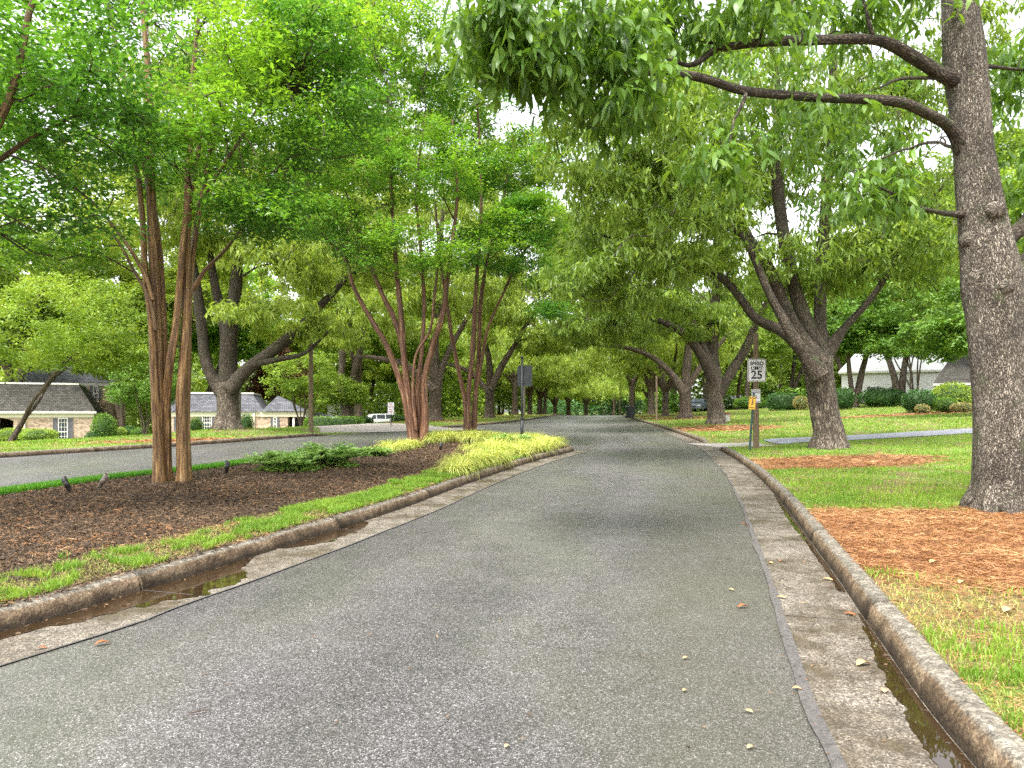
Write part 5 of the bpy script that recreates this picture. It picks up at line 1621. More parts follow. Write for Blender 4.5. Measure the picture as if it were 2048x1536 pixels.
shrub('garden_shrub', 30, 890, 50, 70, 33, 'shrub_yellow', 'yellow-green shrub in front of the black car by the brick cottage', L=.12)
shrub('garden_shrub', 78, 888, 49, 60, 30, 'shrub_yellow', 'broad yellow-green shrub below the white downspout', L=.12, seed=3)
shrub('garden_shrub', 98, 880, 51, 30, 20, 'shrub_green', 'bright green shrub just short of the cottage window', L=.12)
shrub('garden_shrub', 208, 890, 52, 42, 62, 'shrub_green', 'tall egg-shaped clipped shrub at the corner of the brick cottage', L=.10)
shrub('garden_shrub', 186, 890, 51, 28, 26, 'shrub_dark', 'small round dark shrub beside the tall egg-shaped one', L=.09)
shrub('garden_shrub', 155, 892, 51, 36, 9, 'shrub_dark', 'low dark edging plant under the cottage wall', L=.08)
shrub('garden_shrub', 238, 873, 54, 24, 18, 'shrub_yellow', 'round yellow shrub behind the egg-shaped bush', L=.1)
shrub('garden_shrub', 258, 870, 56, 26, 18, 'shrub_dark', 'dark round shrub among the garden bushes between the houses', L=.1)
shrub('garden_shrub', 280, 872, 55, 30, 16, 'shrub_green', 'light green shrub at the foot of the small airy tree', L=.1)
shrub('garden_shrub', 392, 872, 50, 24, 36, 'shrub_green', 'rounded shrub beside the grey shutter of the long brick house', L=.1)
shrub('garden_shrub', 412, 872, 49, 22, 12, 'shrub_yellow', 'low yellow shrub beneath the multi-pane window', L=.1)
shrub('garden_shrub', 493, 870, 51, 23, 40, 'shrub_dark', 'clipped green ball beside the pale weathered pole', L=.1)
shrub('garden_shrub', 545, 868, 54, 18, 14, 'shrub_green', 'small bush under the narrow shuttered window', L=.09)
shrub('garden_shrub', 578, 867, 54, 18, 13, 'shrub_green', 'small bush beside the white porch post', L=.09)
shrub('hedge', 668, 862, 58, 112, 28, 'shrub_green', 'long clipped hedge in front of the parked white car', L=.15, boxy=True, dp=1.6)
shrub('hedge', 728, 852, 66, 34, 18, 'shrub_dark', 'dark end of planting right beside the white car', L=.15, seed=4)
shrub('hedge', 815, 850, 70, 60, 20, 'shrub_green', 'low hedge behind the small white notice sign', L=.16, boxy=True, dp=1.6)
shrub('hedge', 1565, 811, 66, 50, 23, 'shrub_dark', 'flat-topped dark clipped hedge at the top of the lawn', L=.16, boxy=True, dp=2.0)
shrub('garden_shrub', 1602, 811, 64, 28, 18, 'shrub_rose', 'round pinkish-yellow shrub beside the flat-topped hedge', L=.14)
shrub('garden_shrub', 1686, 810, 58, 40, 34, 'shrub_dark', 'dark rounded shrub beside the short pale trunk', L=.14)
shrub('hedge', 1765, 810, 60, 90, 32, 'shrub_dark', 'loose dark hedge below the white house', L=.15)
shrub('garden_shrub', 1838, 826, 44, 58, 46, 'shrub_dark', 'large dense dark green shrub on the straw bed by the oak', L=.12)
shrub('garden_shrub', 1905, 824, 46, 76, 58, 'shrub_yellow', 'tall yellow-green shrub under the eave of the slate roof', L=.13)
shrub('garden_shrub', 1890, 826, 43, 40, 30, 'shrub_green', 'low bright green shrub in the middle of the straw bed', L=.12)
shrub('garden_shrub', 1845, 828, 42.5, 22, 18, 'shrub_rose', 'small pinkish shrub in front of the large dark one', L=.1)
shrub('garden_shrub', 1925, 828, 42, 40, 22, 'shrub_rose', 'small pink-tinged shrub next to the near oak trunk', L=.1)
shrub('garden_shrub', 2040, 850, 30, 60, 90, 'shrub_dark', 'dark shrub glimpsed beyond the near oak trunk', L=.12)
shrub('hedge', 1500, 812, 78, 60, 18, 'shrub_green', 'low green planting behind the two sign poles', L=.18)
# understory bushes at the edge of the woods
def belt(name, label, y0, y1, u0, u1, n, mat, h=2.2, seed=1):
    rg = np.random.default_rng(seed)
    C = []
    for i in range(n):
        y = rg.uniform(y0, y1); x = (rg.uniform(u0, u1) - 1024) / F * y
        z = float(surf(x, y)); s_ = rg.uniform(.8, 1.8); hh = h * rg.uniform(.5, 1.2)
        v = rg.normal(0, 1, (260, 3)); v /= np.linalg.norm(v, axis=1)[:, None]
        C.append(np.array([x, y, z + hh * .35]) + v * (s_ * 1.3, s_, hh * .75))
    C = np.concatenate(C)
    C = C[C[:, 2] > surf(C[:, 0], C[:, 1])]
    tag(leaves_obj(name, C, .55, .3, mat, None, pitch=(-40, 40), rg=rg), label, None, None, 'stuff')
belt('undergrowth', 'mixed green undergrowth behind the brick houses', 80, 100, 120, 1010, 90, 'yellow_leaf', 3.6, 1)
belt('undergrowth', 'mixed green undergrowth along the top of the lawn', 88, 104, 1300, 1760, 40, 'shrub_green', 2.6, 2)
belt('undergrowth', 'dark brush beyond the crest of the road', 150, 165, 1060, 1300, 40, 'shrub_dark', 3.4, 3)

# ------------------------------------------------------------------ buildings
def X(u, d): return (u - 1024) / F * d
def Z(v, d): return CAMZ - (v - HZ) / F * d

def house_root(name, o, deg, label, cat='house'):
    f = math.radians(deg)
    h = empty(name, o, label, 'house', rz=f)
    k = math.cos(f) - o[0] / o[1] * math.sin(f)
    h.scale = (1 / k, 1, 1)
    return h

def window(house, d, u0, u1, v0, v1, cols=3, rows=4, shut=True, y=None, o=(0, 0, 0), sash=True):
    y = d if y is None else y
    x0, x1, z1, z0 = X(u0, d) - o[0], X(u1, d) - o[0], Z(v0, d) - o[2], Z(v1, d) - o[2]
    yy = y - o[1]
    f = MB()
    t = .07
    f.box(x0, x0 + t, yy - .05, yy + .02, z0, z1).box(x1 - t, x1, yy - .05, yy + .02, z0, z1).box(x0 + t, x1 - t, yy - .05, yy + .02, z1 - t, z1).box(x0 - .05, x1 + .05, yy - .09, yy + .015, z0 - .06, z0)
    for c in range(1, cols):
        xc = x0 + (x1 - x0) * c / cols
        f.box(xc - .014, xc + .014, yy - .035, yy - .012, z0, z1 - t)
    for r in range(1, rows):
        zc = z0 + (z1 - z0) * r / rows
        hw_ = .035 if (sash and r == rows // 2) else .014
        f.box(x0 + t, x1 - t, yy - .038, yy - .015, zc - hw_, zc + hw_)
    w = f.build('window', 'trim_white', house)
    g = MB(); g.box(x0 + t * .9, x1 - t * .9, yy - .012, yy + .01, z0, z1 - t * .9)
    g.build('pane', 'glass_and_shade', w)
    if shut:
        sw = min(.42, (x1 - x0) * .5)
        for s0 in (x0 - sw - .03, x1 + .03):
            s_ = MB(); s_.box(s0, s0 + .05, yy - .06, yy - .003, z0, z1).box(s0 + sw - .05, s0 + sw, yy - .06, yy - .003, z0, z1)
            k = max(4, int((z1 - z0) / .09))
            for i in range(k):
                za = z0 + (z1 - z0) * i / k
                s_.box(s0 + .05, s0 + sw - .05, yy - .05, yy - .006, za, za + (z1 - z0) / k * .72)
            s_.build('shutter', 'shutter_grey', house)

def mansard(house, x0, x1, y0, y1, ze, zt, ins, mat, o, insr=None, name='roof'):
    """roof with four steep slopes and a flat top"""
    insr = ins if insr is None else insr
    m = MB()
    e = .25
    B = [(x0 - e, y0 - e, ze), (x1 + e, y0 - e, ze), (x1 + e, y1 + e, ze), (x0 - e, y1 + e, ze)]
    Tt = [(x0 + ins, y0 + ins, zt), (x1 - insr, y0 + ins, zt), (x1 - insr, y1 - ins, zt), (x0 + ins, y1 - ins, zt)]
    V = [np.array(q) - o for q in B + Tt]
    m.add(V, [(0, 1, 5, 4), (1, 2, 6, 5), (2, 3, 7, 6), (3, 0, 4, 7), (4, 5, 6, 7), (3, 2, 1, 0)])
    return m.build(name, mat, house)

# cottage with mansard roof
d = 55.0
o = np.array([X(60, d), d, float(surf(X(60, d), d)) - .15])
h = house_root('brick_cottage', o, 26, 'tan brick cottage with a dark mansard roof, white fascia and an arched carport', 'house')
x0, x1 = X(-110, d), X(190, d)
ze = Z(824, d); zt = Z(767, d)
cx0, cx1 = X(-60, d), X(27, d)      # carport opening
zb = o[2] - .6
ca = Z(842, d)
m = MB()
m.box(cx1 - o[0], x1 - o[0], 0, .3, zb - o[2], ze - .42 - o[2]).box(x0 - o[0], cx0 - o[0], 0, .3, zb - o[2], ze - .42 - o[2])
arch = [(cx0 - o[0], ze - .42 - o[2])] + [(cx0 + (cx1 - cx0) * t_ - o[0], ca + .28 * math.sin(math.pi * t_) ** .6 - o[2]) for t_ in np.linspace(0, 1, 13)] + [(cx1 - o[0], ze - .42 - o[2])]
m.prism(arch, 0, .3)
m.box(x1 - .3 - o[0], x1 - o[0], .302, 9, zb - o[2], ze - .42 - o[2]).box(x0 - o[0], x0 + .3 - o[0], .302, 9, zb - o[2], ze - .42 - o[2]).box(x0 - o[0], x1 - o[0], 9.002, 9.3, zb - o[2], ze - .42 - o[2])
m.build('wall', 'tan_brick', h)
m = MB(); m.box(x0 - .08 - o[0], x1 + .08 - o[0], -.08, 9.4, ze - .42 - o[2], ze - .04 - o[2]); m.build('fascia', 'trim_cream', h)
m = MB(); m.box(x0 - .3 - o[0], x1 + .3 - o[0], -.34, -.22, ze - .1 - o[2], ze + .04 - o[2]); m.build('gutter', 'trim_white', h)
m = MB(); xd = X(50, d) - o[0]; m.tube([(xd, -.26, ze - .1 - o[2]), (xd, -.12, ze - .4 - o[2]), (xd, -.10, ze - .6 - o[2]), (xd, -.10, zb + .4 - o[2])], .06, 8); m.build('downspout', 'trim_white', h, True)
mansard(h, x0, x1, d, d + 9.3, ze, zt, .95, 'shingle', o, insr=1.25)
m = MB(); m.box(x0 + .9 - o[0], x1 - 1.2 - o[0], .9, 8.4, zt - o[2] - .02, zt + .10 - o[2]); m.build('roof_cap', 'trim_white', h)
window(h, d, 117, 137, 836, 883, 3, 5, True, o=o)
m = MB(); m.box(cx0 - o[0], cx1 - o[0], 5.0, 5.2, zb - o[2], ze - .5 - o[2]); m.build('carport_shade_wall', 'glass_and_shade', h)  # near-black back wall, shade of the carport put into its colour

# two-storey house behind it
d = 66.0
o = np.array([X(190, d), d, float(surf(X(190, d), d)) - .2])
h = house_root('brick_house', o, 24, 'two-storey tan brick house with grey hip roof standing behind the cottage', 'house')
x0, x1 = X(30, d), X(236, d)
ze = Z(765, d)
m = MB(); m.box(x0 - o[0], x1 - o[0], 0, 9, -.8, ze - o[2] - .3); m.build('wall', 'tan_brick', h)
m = MB(); m.box(x0 - .1 - o[0], x1 + .1 - o[0], -.1, 9.1, ze - .3 - o[2], ze - .02 - o[2]); m.build('fascia', 'trim_white', h)
mansard(h, x0, x1, d, d + 9, ze, Z(722, d), 3.2, 'shingle_blue', o)
window(h, d, 186, 197, 772, 802, 3, 4, True, o=o)
window(h, d, 221, 231, 773, 800, 3, 4, False, o=o)
window(h, d, 60, 72, 772, 800, 3, 4, True, o=o)
m = MB(); m.box(X(190, d) - o[0], X(227, d) - o[0], -1.6, -.002, -.8, Z(806, d) - o[2]); m.build('bay', 'tan_brick', h)

# long low brick house
d = 58.0
o = np.array([X(470, d), d, float(surf(X(470, d), d)) - .1])
h = house_root('long_brick_house', o, 14, 'long single-storey brick house with grey mansard roof and dark porch', 'house')
x0, xm, x1 = X(338, d), X(523, d), X(612, d)
ze = Z(823, d); zt = Z(787, d)
xp = X(578, d)
m = MB()
m.box(x0 - o[0], xm - o[0], 0, 8, -.8, ze - .4 - o[2])
m.box(xm - .002 - o[0], xp - o[0], -.5, 7.5, -.8, ze - .4 - o[2])
m.build('wall', 'tan_brick', h)
m = MB(); m.box(x0 - o[0] - .1, xm - o[0] - .01, -.08, 8.1, ze - .4 - o[2], ze - .03 - o[2]).box(xm - o[0], x1 - o[0] + .1, -.58, 7.6, ze - .42 - o[2], ze - .035 - o[2]); m.build('fascia', 'trim_cream', h)
mansard(h, x0, xm, d, d + 8, ze, zt, .8, 'shingle_blue', o)
mansard(h, xm + .3, x1, d - .5, d + 7.5, ze + .01, Z(791, d), 1.0, 'shingle_blue', o, insr=2.2, name='porch_roof')
m = MB(); m.box(x0 + .7 - o[0], xm - .7 - o[0], .7, 7.3, zt - .02 - o[2], zt + .1 - o[2]); m.build('roof_cap', 'trim_white', h)
m = MB(); xd = X(509, d) - o[0]; m.tube([(xd, -.16, ze - .1 - o[2]), (xd, -.1, ze - .5 - o[2]), (xd, -.1, -.3)], .055, 8); m.build('downspout', 'trim_white', h, True)
m = MB(); xd = X(590, d) - o[0]; m.tube([(xd, -.42, ze - .42 - o[2]), (xd, -.42, -.3)], .09, 10); m.build('porch_post', 'trim_white', h, True)
m = MB(); m.box(xp + .002 - o[0], x1 - o[0], 2.5, 2.7, -.8, ze - .43 - o[2]); m.build('porch_shade_wall', 'glass_and_shade', h)  # dark sheet painted as the shade deep in the porch opening
window(h, d, 405, 424, 831, 860, 4, 4, True, o=o)
window(h, d, 358, 372, 834, 860, 3, 4, True, o=o)
window(h, d, 548, 556, 834, 862, 2, 4, True, y=d - .5, o=o)

# pale far houses
def far_house(u0, u1, vt, ve, d, label, name='white_house', wins=(), gable=None, wall='siding_white', roof='shingle_blue', dep=8, skew=0):
    o = np.array([X((u0 + u1) / 2, d), d, float(surf(X((u0 + u1) / 2, d), d)) - .3])
    h = house_root(name, o, -math.degrees(math.atan2(o[0], o[1])) * .9, label)
    x0, x1, ze = X(u0, d) - o[0], X(u1, d) - o[0], Z(ve, d) - o[2]
    m = MB(); m.box(x0, x1, 0, dep, -.5, ze); m.build('wall', wall, h)
    zt = Z(vt, d) - o[2]
    m = MB()
    if gable:
        m.prism([(x0 - .3, ze - .05), (x1 + .3, ze - .05), ((x0 + x1) / 2, zt)], -.3, dep + .3)
    else:
        V = [(x0 - .4, -.4, ze), (x1 + .4, -.4, ze), (x1 + .4, dep + .4, ze), (x0 - .4, dep + .4, ze), (x0 + 1.5, dep / 2, zt), (x1 - 1.5, dep / 2, zt)]
        m.add(V, [(0, 1, 5, 4), (1, 2, 5), (2, 3, 4, 5), (3, 0, 4), (3, 2, 1, 0)])
    m.build('roof', roof, h)
    m = MB(); m.box(x0 - .42, x1 + .42, -.45, -.40, ze - .18, ze + .03); m.build('fascia', 'trim_white', h)
    for w in wins:
        window(h, d, *w, 2, 3, True, o=o)
    return h
far_house(655, 715, 778, 792, 92, 'white two-storey house with grey shutters seen over the long hedge', wins=((664, 671, 796, 810), (682, 689, 796, 810), (700, 707, 796, 810)))
far_house(600, 668, 826, 834, 76, 'low cream garage with a grey roof behind the long hedge', 'garage', wall='trim_cream', wins=((648, 656, 837, 846),))
far_house(742, 778, 806, 834, 100, 'white gabled house behind the white parked car', gable=True)
far_house(800, 850, 824, 834, 100, 'low white house behind the small notice sign')
far_house(1680, 1905, 700, 742, 78, 'large white house seen through the bare-legged crape myrtle', wins=((1740, 1752, 772, 800), (1790, 1802, 772, 800)), roof='siding_white')
far_house(1655, 1700, 785, 800, 82, 'low pale garage beside the short-trunked lawn tree', 'garage')
o_ = far_house(1868, 2180, 690, 765, 60, 'dark-roofed brick house glimpsed beside the near oak trunk', 'brick_house', wall='tan_brick', roof='shingle', dep=12)
far_house(1440, 1512, 790, 812, 112, 'distant pale house low between the far trees', wall='trim_cream')

# ------------------------------------------------------------------ poles
def pole(u, d, vtop, w, mat, label, name='utility_pole', lean=0.0, vb=None, group='wooden poles along the road'):
    b = at(u, d, 0); b[2] = float(surf(b[0], b[1])) - .1
    top = P(u + lean, vtop, d)
    r = wr(w, d)
    n = 14
    t = np.linspace(0, 1, n)[:, None]
    pts_ = b * (1 - t) + top * t + np.c_[rng.normal(0, .004, (n, 2)), np.zeros(n)]
    h = empty(name, b, label, 'pole', group)
    tubes_obj('shaft', [dict(a=(pts_ - b, np.linspace(r, r * .82, n), 18), kw=dict(lump=.04, seed=int(u) % 9))], mat, h)
    cap = MB(); cap.tube([top - b + (0, 0, -.002), top - b + (0, 0, .02)], r * .8, 14); cap.build('top', mat, h)
    return b, r
PB, PR = pole(1512, 21.5, 668, 12, 'pole_wood', 'brown wooden pole carrying the speed limit sign', 'sign_pole')
pole(622, 35.0, 672, 9.5, 'pole_wood', 'weathered brown pole at the end of the far kerb', 'utility_pole')
pole(475, 34.5, 753, 14, 'pole_pale', 'pale grey stripped pole close against the thick oak', 'weathered_pole', lean=1.5)
pole(1313, 52.0, 752, 4.6, 'pole_wood', 'thin round pole on the verge before the trash bin')
pole(1048, 88.0, 690, 5.0, 'pole_pale', 'pale slim utility pole just behind the black sign back', lean=1)
pole(1240, 92.0, 766, 2.2, 'pole_wood', 'thin distant pole before the black trash bin')
pole(1228, 110.0, 790, 1.8, 'pole_wood', 'thinnest distant pole near the crest of the road')

# ------------------------------------------------------------------ signs
def text_part(s, size, loc, mat, parent, name='lettering', align='CENTER', sx=1.0, bold=.0):
    c = bpy.data.curves.new('text', 'FONT')
    c.body = s; c.size = size; c.align_x = align; c.align_y = 'CENTER'; c.extrude = .0012; c.offset = bold; c.resolution_u = 4
    tmp = bpy.data.objects.new('text', c)
    COL.objects.link(tmp)
    dg = bpy.context.evaluated_depsgraph_get()
    me = bpy.data.meshes.new_from_object(tmp.evaluated_get(dg))
    bpy.data.objects.remove(tmp)
    me.materials.clear(); me.materials.append(MATS[mat])
    o = bpy.data.objects.new(name, me)
    COL.objects.link(o)
    o.parent = parent
    o.location = loc
    o.rotation_euler = (math.radians(90), 0, 0)
    o.scale = (sx, 1, 1)
    return o

def rrect(w, h, r, n=6):
    out = []
    for cx, cz, a0 in ((w / 2 - r, -h / 2 + r, -90), (w / 2 - r, h / 2 - r, 0), (-w / 2 + r, h / 2 - r, 90), (-w / 2 + r, -h / 2 + r, 180)):
        for i in range(n + 1):
            a = math.radians(a0 + 90 * i / n)
            out.append((cx + r * math.cos(a), cz + r * math.sin(a)))
    return out

def frame_ring(w, h, r, t, y0, y1):
    o_, i_ = rrect(w, h, r), rrect(w - 2 * t, h - 2 * t, max(.004, r - t))
    n = len(o_)
    V = [(x, y0, z) for x, z in o_] + [(x, y0, z) for x, z in i_] + [(x, y1, z) for x, z in o_] + [(x, y1, z) for x, z in i_]
    Fs = []
    for k in range(n):
        l = (k + 1) % n
        Fs += [(k, l, n + l, n + k), (n + k, n + l, 3 * n + l, 3 * n + k), (2 * n + k, 3 * n + k, 3 * n + l, 2 * n + l), (k, 2 * n + k, 2 * n + l, l)]
    m = MB(); m.add(V, Fs)
    return m

dS = 21.5 - PR - .03
w_, h_ = 37 * dS / F, 45.5 * dS / F
c_ = P(1513.5, 740.5, dS)
s = empty('speed_limit_sign', c_, 'white rectangular speed limit sign fixed to the brown wooden pole', 'sign')
m = MB(); m.prism(rrect(w_, h_, .045), 0, .006); m.build('panel', 'sign_white', s)
frame_ring(w_ - .03, h_ - .03, .035, .012, -.0022, -.0006).build('border', 'sign_black', s)
text_part('SPEED', .150, (0, -.004, h_ * .29), 'sign_black', s, sx=.98, bold=.0035)
text_part('LIMIT', .150, (0, -.004, h_ * .085), 'sign_black', s, sx=.98, bold=.0035)
text_part('25', .335, (0, -.004, -h_ * .215), 'sign_black', s, sx=1.02, bold=.007)
m = MB()
for zz in (h_ * .42, -h_ * .44):
    m.tube([(0, .001, zz), (0, -.006, zz)], .009, 10)
m.build('bolt', 'galvanised', s)

dS = 21.5 - PR - .025
w_, h_ = 17.5 * dS / F, 26 * dS / F
c_ = P(1512, 792, dS)
s = empty('notice_sign', c_, 'small white notice with dark header lines and a black emblem below the speed limit sign', 'sign')
m = MB(); m.prism(rrect(w_, h_, .015), 0, .005); m.build('panel', 'sign_white', s)
m = MB()
m.box(-w_ * .42, w_ * .42, -.003, -.0005, h_ * .36, h_ * .42)
m.box(-w_ * .42, w_ * .42, -.003, -.0005, -h_ * .44, -h_ * .41)
m.build('rule', 'sign_navy', s)
text_part('NEIGHBORHOOD', .036, (0, -.003, h_ * .255), 'sign_navy', s, sx=.86, bold=.002)
text_part('We Watch', .026, (0, -.003, h_ * .02), 'sign_navy', s, sx=.9)
m = MB()
m.prism([(-.012, .022), (.012, .022), (.016, .034), (0, .045), (-.016, .034)], -.003, -.0005)
m.add([(x, -.003, z + h_ * -.10) for x, z in [(-.05, -.035), (-.022, -.005), (-.01, .028), (.012, .028), (.014, .004), (.055, -.022), (.048, -.034), (.008, -.018), (-.004, -.035)]], [tuple(range(9))])
m.build('emblem', 'sign_black', s)

# leaning green post with a yellow sign
b = at(1499, 20.6, 0); b[2] = float(surf(b[0], b[1])) - .05
dY = 20.45
s = empty('leaning_yellow_sign', b, 'small yellow warning sign on a leaning dark green post beside the wooden pole', 'sign')
top = P(1507.5, 786, 20.6)
m = MB(); m.tube([(0, 0, 0), tuple(top - b)], .032, 6); m.build('post', 'post_green', s)
ang = math.atan2(top[0] - b[0], top[2] - b[2])
pe = bpy.data.objects.new('panel_mount', None)
w_, h_ = 14 * dY / F, 26 * dY / F
pc = P(1504.5, 806, dY) - b
m = MB(); m.prism(rrect(w_, h_, .02), 0, .006); pn = m.build('panel', 'sign_yellow', s); pn.location = tuple(pc); pn.rotation_euler = (0, ang, 0)
f_ = frame_ring(w_ - .012, h_ - .012, .016, .006, -.002, -.0005).build('border', 'sign_black', pn)
text_part('SLOW', .062, (0, -.003, h_ * .36), 'sign_black', pn, sx=.95, bold=.002)
text_part('AT PLAY', .042, (0, -.003, -h_ * .36), 'sign_black', pn, sx=.9, bold=.002)
m = MB()
m.add([(x, -.003, z) for x, z in [(-.045, -.07), (-.012, -.02), (-.02, .03), (.0, .05), (.028, .045), (.05, .01), (.042, .004), (.02, .026), (.012, -.012), (.05, -.06), (.038, -.068), (.0, -.03), (-.035, -.08)]], [tuple(range(13))])
m.prism([(x + .012, z + .078) for x, z in [(.02 * math.cos(a), .02 * math.sin(a)) for a in np.linspace(0, 6.283, 11)[:-1]]], -.003, -.0005)
m.build('figure', 'sign_black', pn)

# black sign seen from behind on the median
b = at(1044, 27.0, 0)
b = np.array([X(1044, 25.2), 25.2, 0.0]); b[2] = float(surf(b[0], b[1])) - .05
s = empty('median_sign', b, 'black-backed road sign facing away on a black post at the tip of the median', 'sign')
zt_ = Z(716, 25.2) - b[2]
m = MB(); m.tube([(0, 0, 0), (0, 0, zt_)], .038, 14); m.build('post', 'post_black', s, True)
m = MB(); m.tube([(0, 0, 0), (0, 0, Z(838, 25.2) - b[2])], .058, 14); m.build('post_base', 'post_black', s, True)
m = MB(); m.tube([(0, 0, Z(838, 25.2) - b[2]), (0, 0, Z(835, 25.2) - b[2])], .07, 14); m.tube([(0, 0, zt_), (0, 0, zt_ + .03), (0, 0, zt_ + .08)], [.05, .055, .012], 14); m.build('finial', 'post_black', s, True)
w_, h_ = 29 * 25.2 / F, 41 * 25.2 / F
m = MB(); m.prism([(x + (1049.5 - 1044) * 25.2 / F, z + Z(752, 25.2) - b[2]) for x, z in rrect(w_, h_, .03)], .05, .058); m.build('panel', 'sign_back', s)
m = MB()
for zz in (Z(740, 25.2), Z(765, 25.2)): m.box(-.1, .12, .036, .05, zz - b[2] - .02, zz - b[2] + .02)
m.build('bracket', 'post_black', s)

# small white notice on a thin post across the road
dN = 43.0
b = at(782, dN, 0); b[2] = float(surf(b[0], b[1])) - .05
s = empty('parking_sign', b, 'small white sign with faded red lettering in front of the white minivan', 'sign')
m = MB(); m.tube([(0, 0, 0), (0, 0, Z(806, dN) - b[2])], .03, 8); m.build('post', 'post_black', s)
w_, h_ = 12.5 * dN / F, 22 * dN / F
zc = Z(816, dN) - b[2]
m = MB(); m.prism([(x, z + zc) for x, z in rrect(w_, h_, .02)], -.045, -.035); m.build('panel', 'sign_white', s)
for i, (tx, sz) in enumerate((('NO', .12), ('PARKING', .075), ('ANY', .10), ('TIME', .10))):
    text_part(tx, sz, (0, -.047, zc + h_ * (.32 - .22 * i)), 'sign_red', s, bold=.003)

# ------------------------------------------------------------------ vehicles
def car(name, label, u, vb, d, Lm, Hm, Wm, mat, rz, prof='sedan', zb=None):
    b = P(u, vb, d)
    b[2] = float(surf(b[0], b[1])) + .01 if zb is None else zb
    c = empty(name, b, label, 'car', rz=rz)
    if prof == 'van':
        low = [(-.5, .18), (-.5, .42), (-.47, .52), (-.30, .60), (.47, .62), (.5, .50), (.5, .20)]
        cab = [(-.32, .60), (-.16, .92), (-.08, .98), (.32, 1.0), (.42, .95), (.475, .62)]
        wins = [[(-.16, .64), (-.115, .89), (-.045, .92), (-.045, .64)], [(-.025, .64), (-.025, .92), (.16, .93), (.16, .64)], [(.18, .64), (.18, .93), (.34, .91), (.40, .66)]]
    else:
        low = [(-.5, .20), (-.5, .45), (-.46, .54), (-.22, .64), (.36, .66), (.49, .60), (.5, .22)]
        cab = [(-.24, .64), (-.08, .96), (0, 1.0), (.17, .99), (.36, .66)]
        wins = [[(-.17, .67), (-.065, .92), (.0, .94), (.0, .67)], [(.02, .67), (.02, .94), (.15, .92), (.28, .69)]]
    def loft(poly, w0, w1, zsplit):
        out = []
        for yy in (-1, 1):
            for x, z in poly:
                f_ = w0 if z < zsplit else w1
                out.append((x * Lm, yy * f_ * Wm / 2, z * Hm))
        n = len(poly)
        m = MB(); m.add(out, [tuple(range(n)), tuple(range(2 * n - 1, n - 1, -1))] + [(i, i + n, (i + 1) % n + n, (i + 1) % n) for i in range(n)])
        return m
    loft(low, 1.0, .97, .5).build('body', mat, c, False, .07)
    loft(cab, .93, .74, .8).build('cabin', mat, c, False, .05)
    for wp in wins:
        for yy in (-1, 1):
            m = MB()
            pts_ = []
            for x, z in wp:
                f_ = .93 + (.74 - .93) * (z - .62) / .36
                pts_.append((x * Lm, yy * (f_ * Wm / 2 + .012), z * Hm))
            q = [(x, y_ - yy * .03, z) for x, y_, z in pts_]
            n = len(pts_)
            m.add(pts_ + q, [tuple(range(n)), tuple(range(2 * n - 1, n - 1, -1))] + [(i, (i + 1) % n, (i + 1) % n + n, i + n) for i in range(n)])
            m.build('side_window', 'glass_and_shade', c)
    xs = cab[0][0], cab[1][0]
    m = MB(); a0, a1 = (xs[0] * Lm * .97, .655 * Hm), (xs[1] * Lm * 1.02, cab[1][1] * Hm * .96)
    m.add([(a0[0] - .02, -.42 * Wm, a0[1]), (a0[0] - .02, .42 * Wm, a0[1]), (a1[0] - .03, .35 * Wm, a1[1]), (a1[0] - .03, -.35 * Wm, a1[1]),
           (a0[0] + .03, -.42 * Wm, a0[1]), (a0[0] + .03, .42 * Wm, a0[1]), (a1[0] + .02, .35 * Wm, a1[1]), (a1[0] + .02, -.35 * Wm, a1[1])], [(0, 3, 2, 1), (4, 5, 6, 7), (0, 1, 5, 4), (1, 2, 6, 5), (2, 3, 7, 6), (3, 0, 4, 7)])
    m.build('windscreen', 'glass_and_shade', c)
    for x in (-.32, .31):
        for yy in (-1, 1):
            m = MB(); m.tube([(x * Lm, yy * (Wm / 2 - .21), .32), (x * Lm, yy * (Wm / 2 + .01), .32)], .32, 20)
            w = m.build('wheel', 'tyre_rubber', c)
            m = MB(); m.tube([(x * Lm, yy * (Wm / 2 - .01), .32), (x * Lm, yy * (Wm / 2 + .022), .32)], .20, 14); m.build('rim', 'rim_metal', w)
    for yy in (-.36, .36):
        m = MB(); m.box(-.505 * Lm, -.48 * Lm, yy * Wm - .14, yy * Wm + .14, .42 * Hm, .49 * Hm); m.build('headlight', 'headlight', c)
    m = MB(); m.box(-.507 * Lm, -.49 * Lm, -.2 * Wm, .2 * Wm, .34 * Hm, .42 * Hm); m.build('grille', 'tyre_rubber', c)
    for yy in (-1, 1):
        m = MB(); m.box(cab[0][0] * Lm + .55, cab[0][0] * Lm + .7, yy * .5 * Wm - .07, yy * .5 * Wm + .07, .64 * Hm, .72 * Hm); m.build('mirror', mat, c, False, .02)
    return c
car('parked_minivan', 'white minivan parked on the lawn drive across the far road', 753, 854, 78, 4.7, 1.5, 1.9, 'car_white', math.radians(22), 'van', zb=Z(855, 78))
car('parked_car', 'black car sheltering in the arched carport of the brick cottage', 4, 872, 56.8, 4.6, 1.55, 1.85, 'car_black', math.radians(180), zb=float(surf(X(4, 56), 56)) + .1)
car('parked_car', 'dark grey car parked far up the lawn between two oaks', 1397, 818, 82, 4.5, 1.45, 1.8, 'car_grey', math.radians(60))

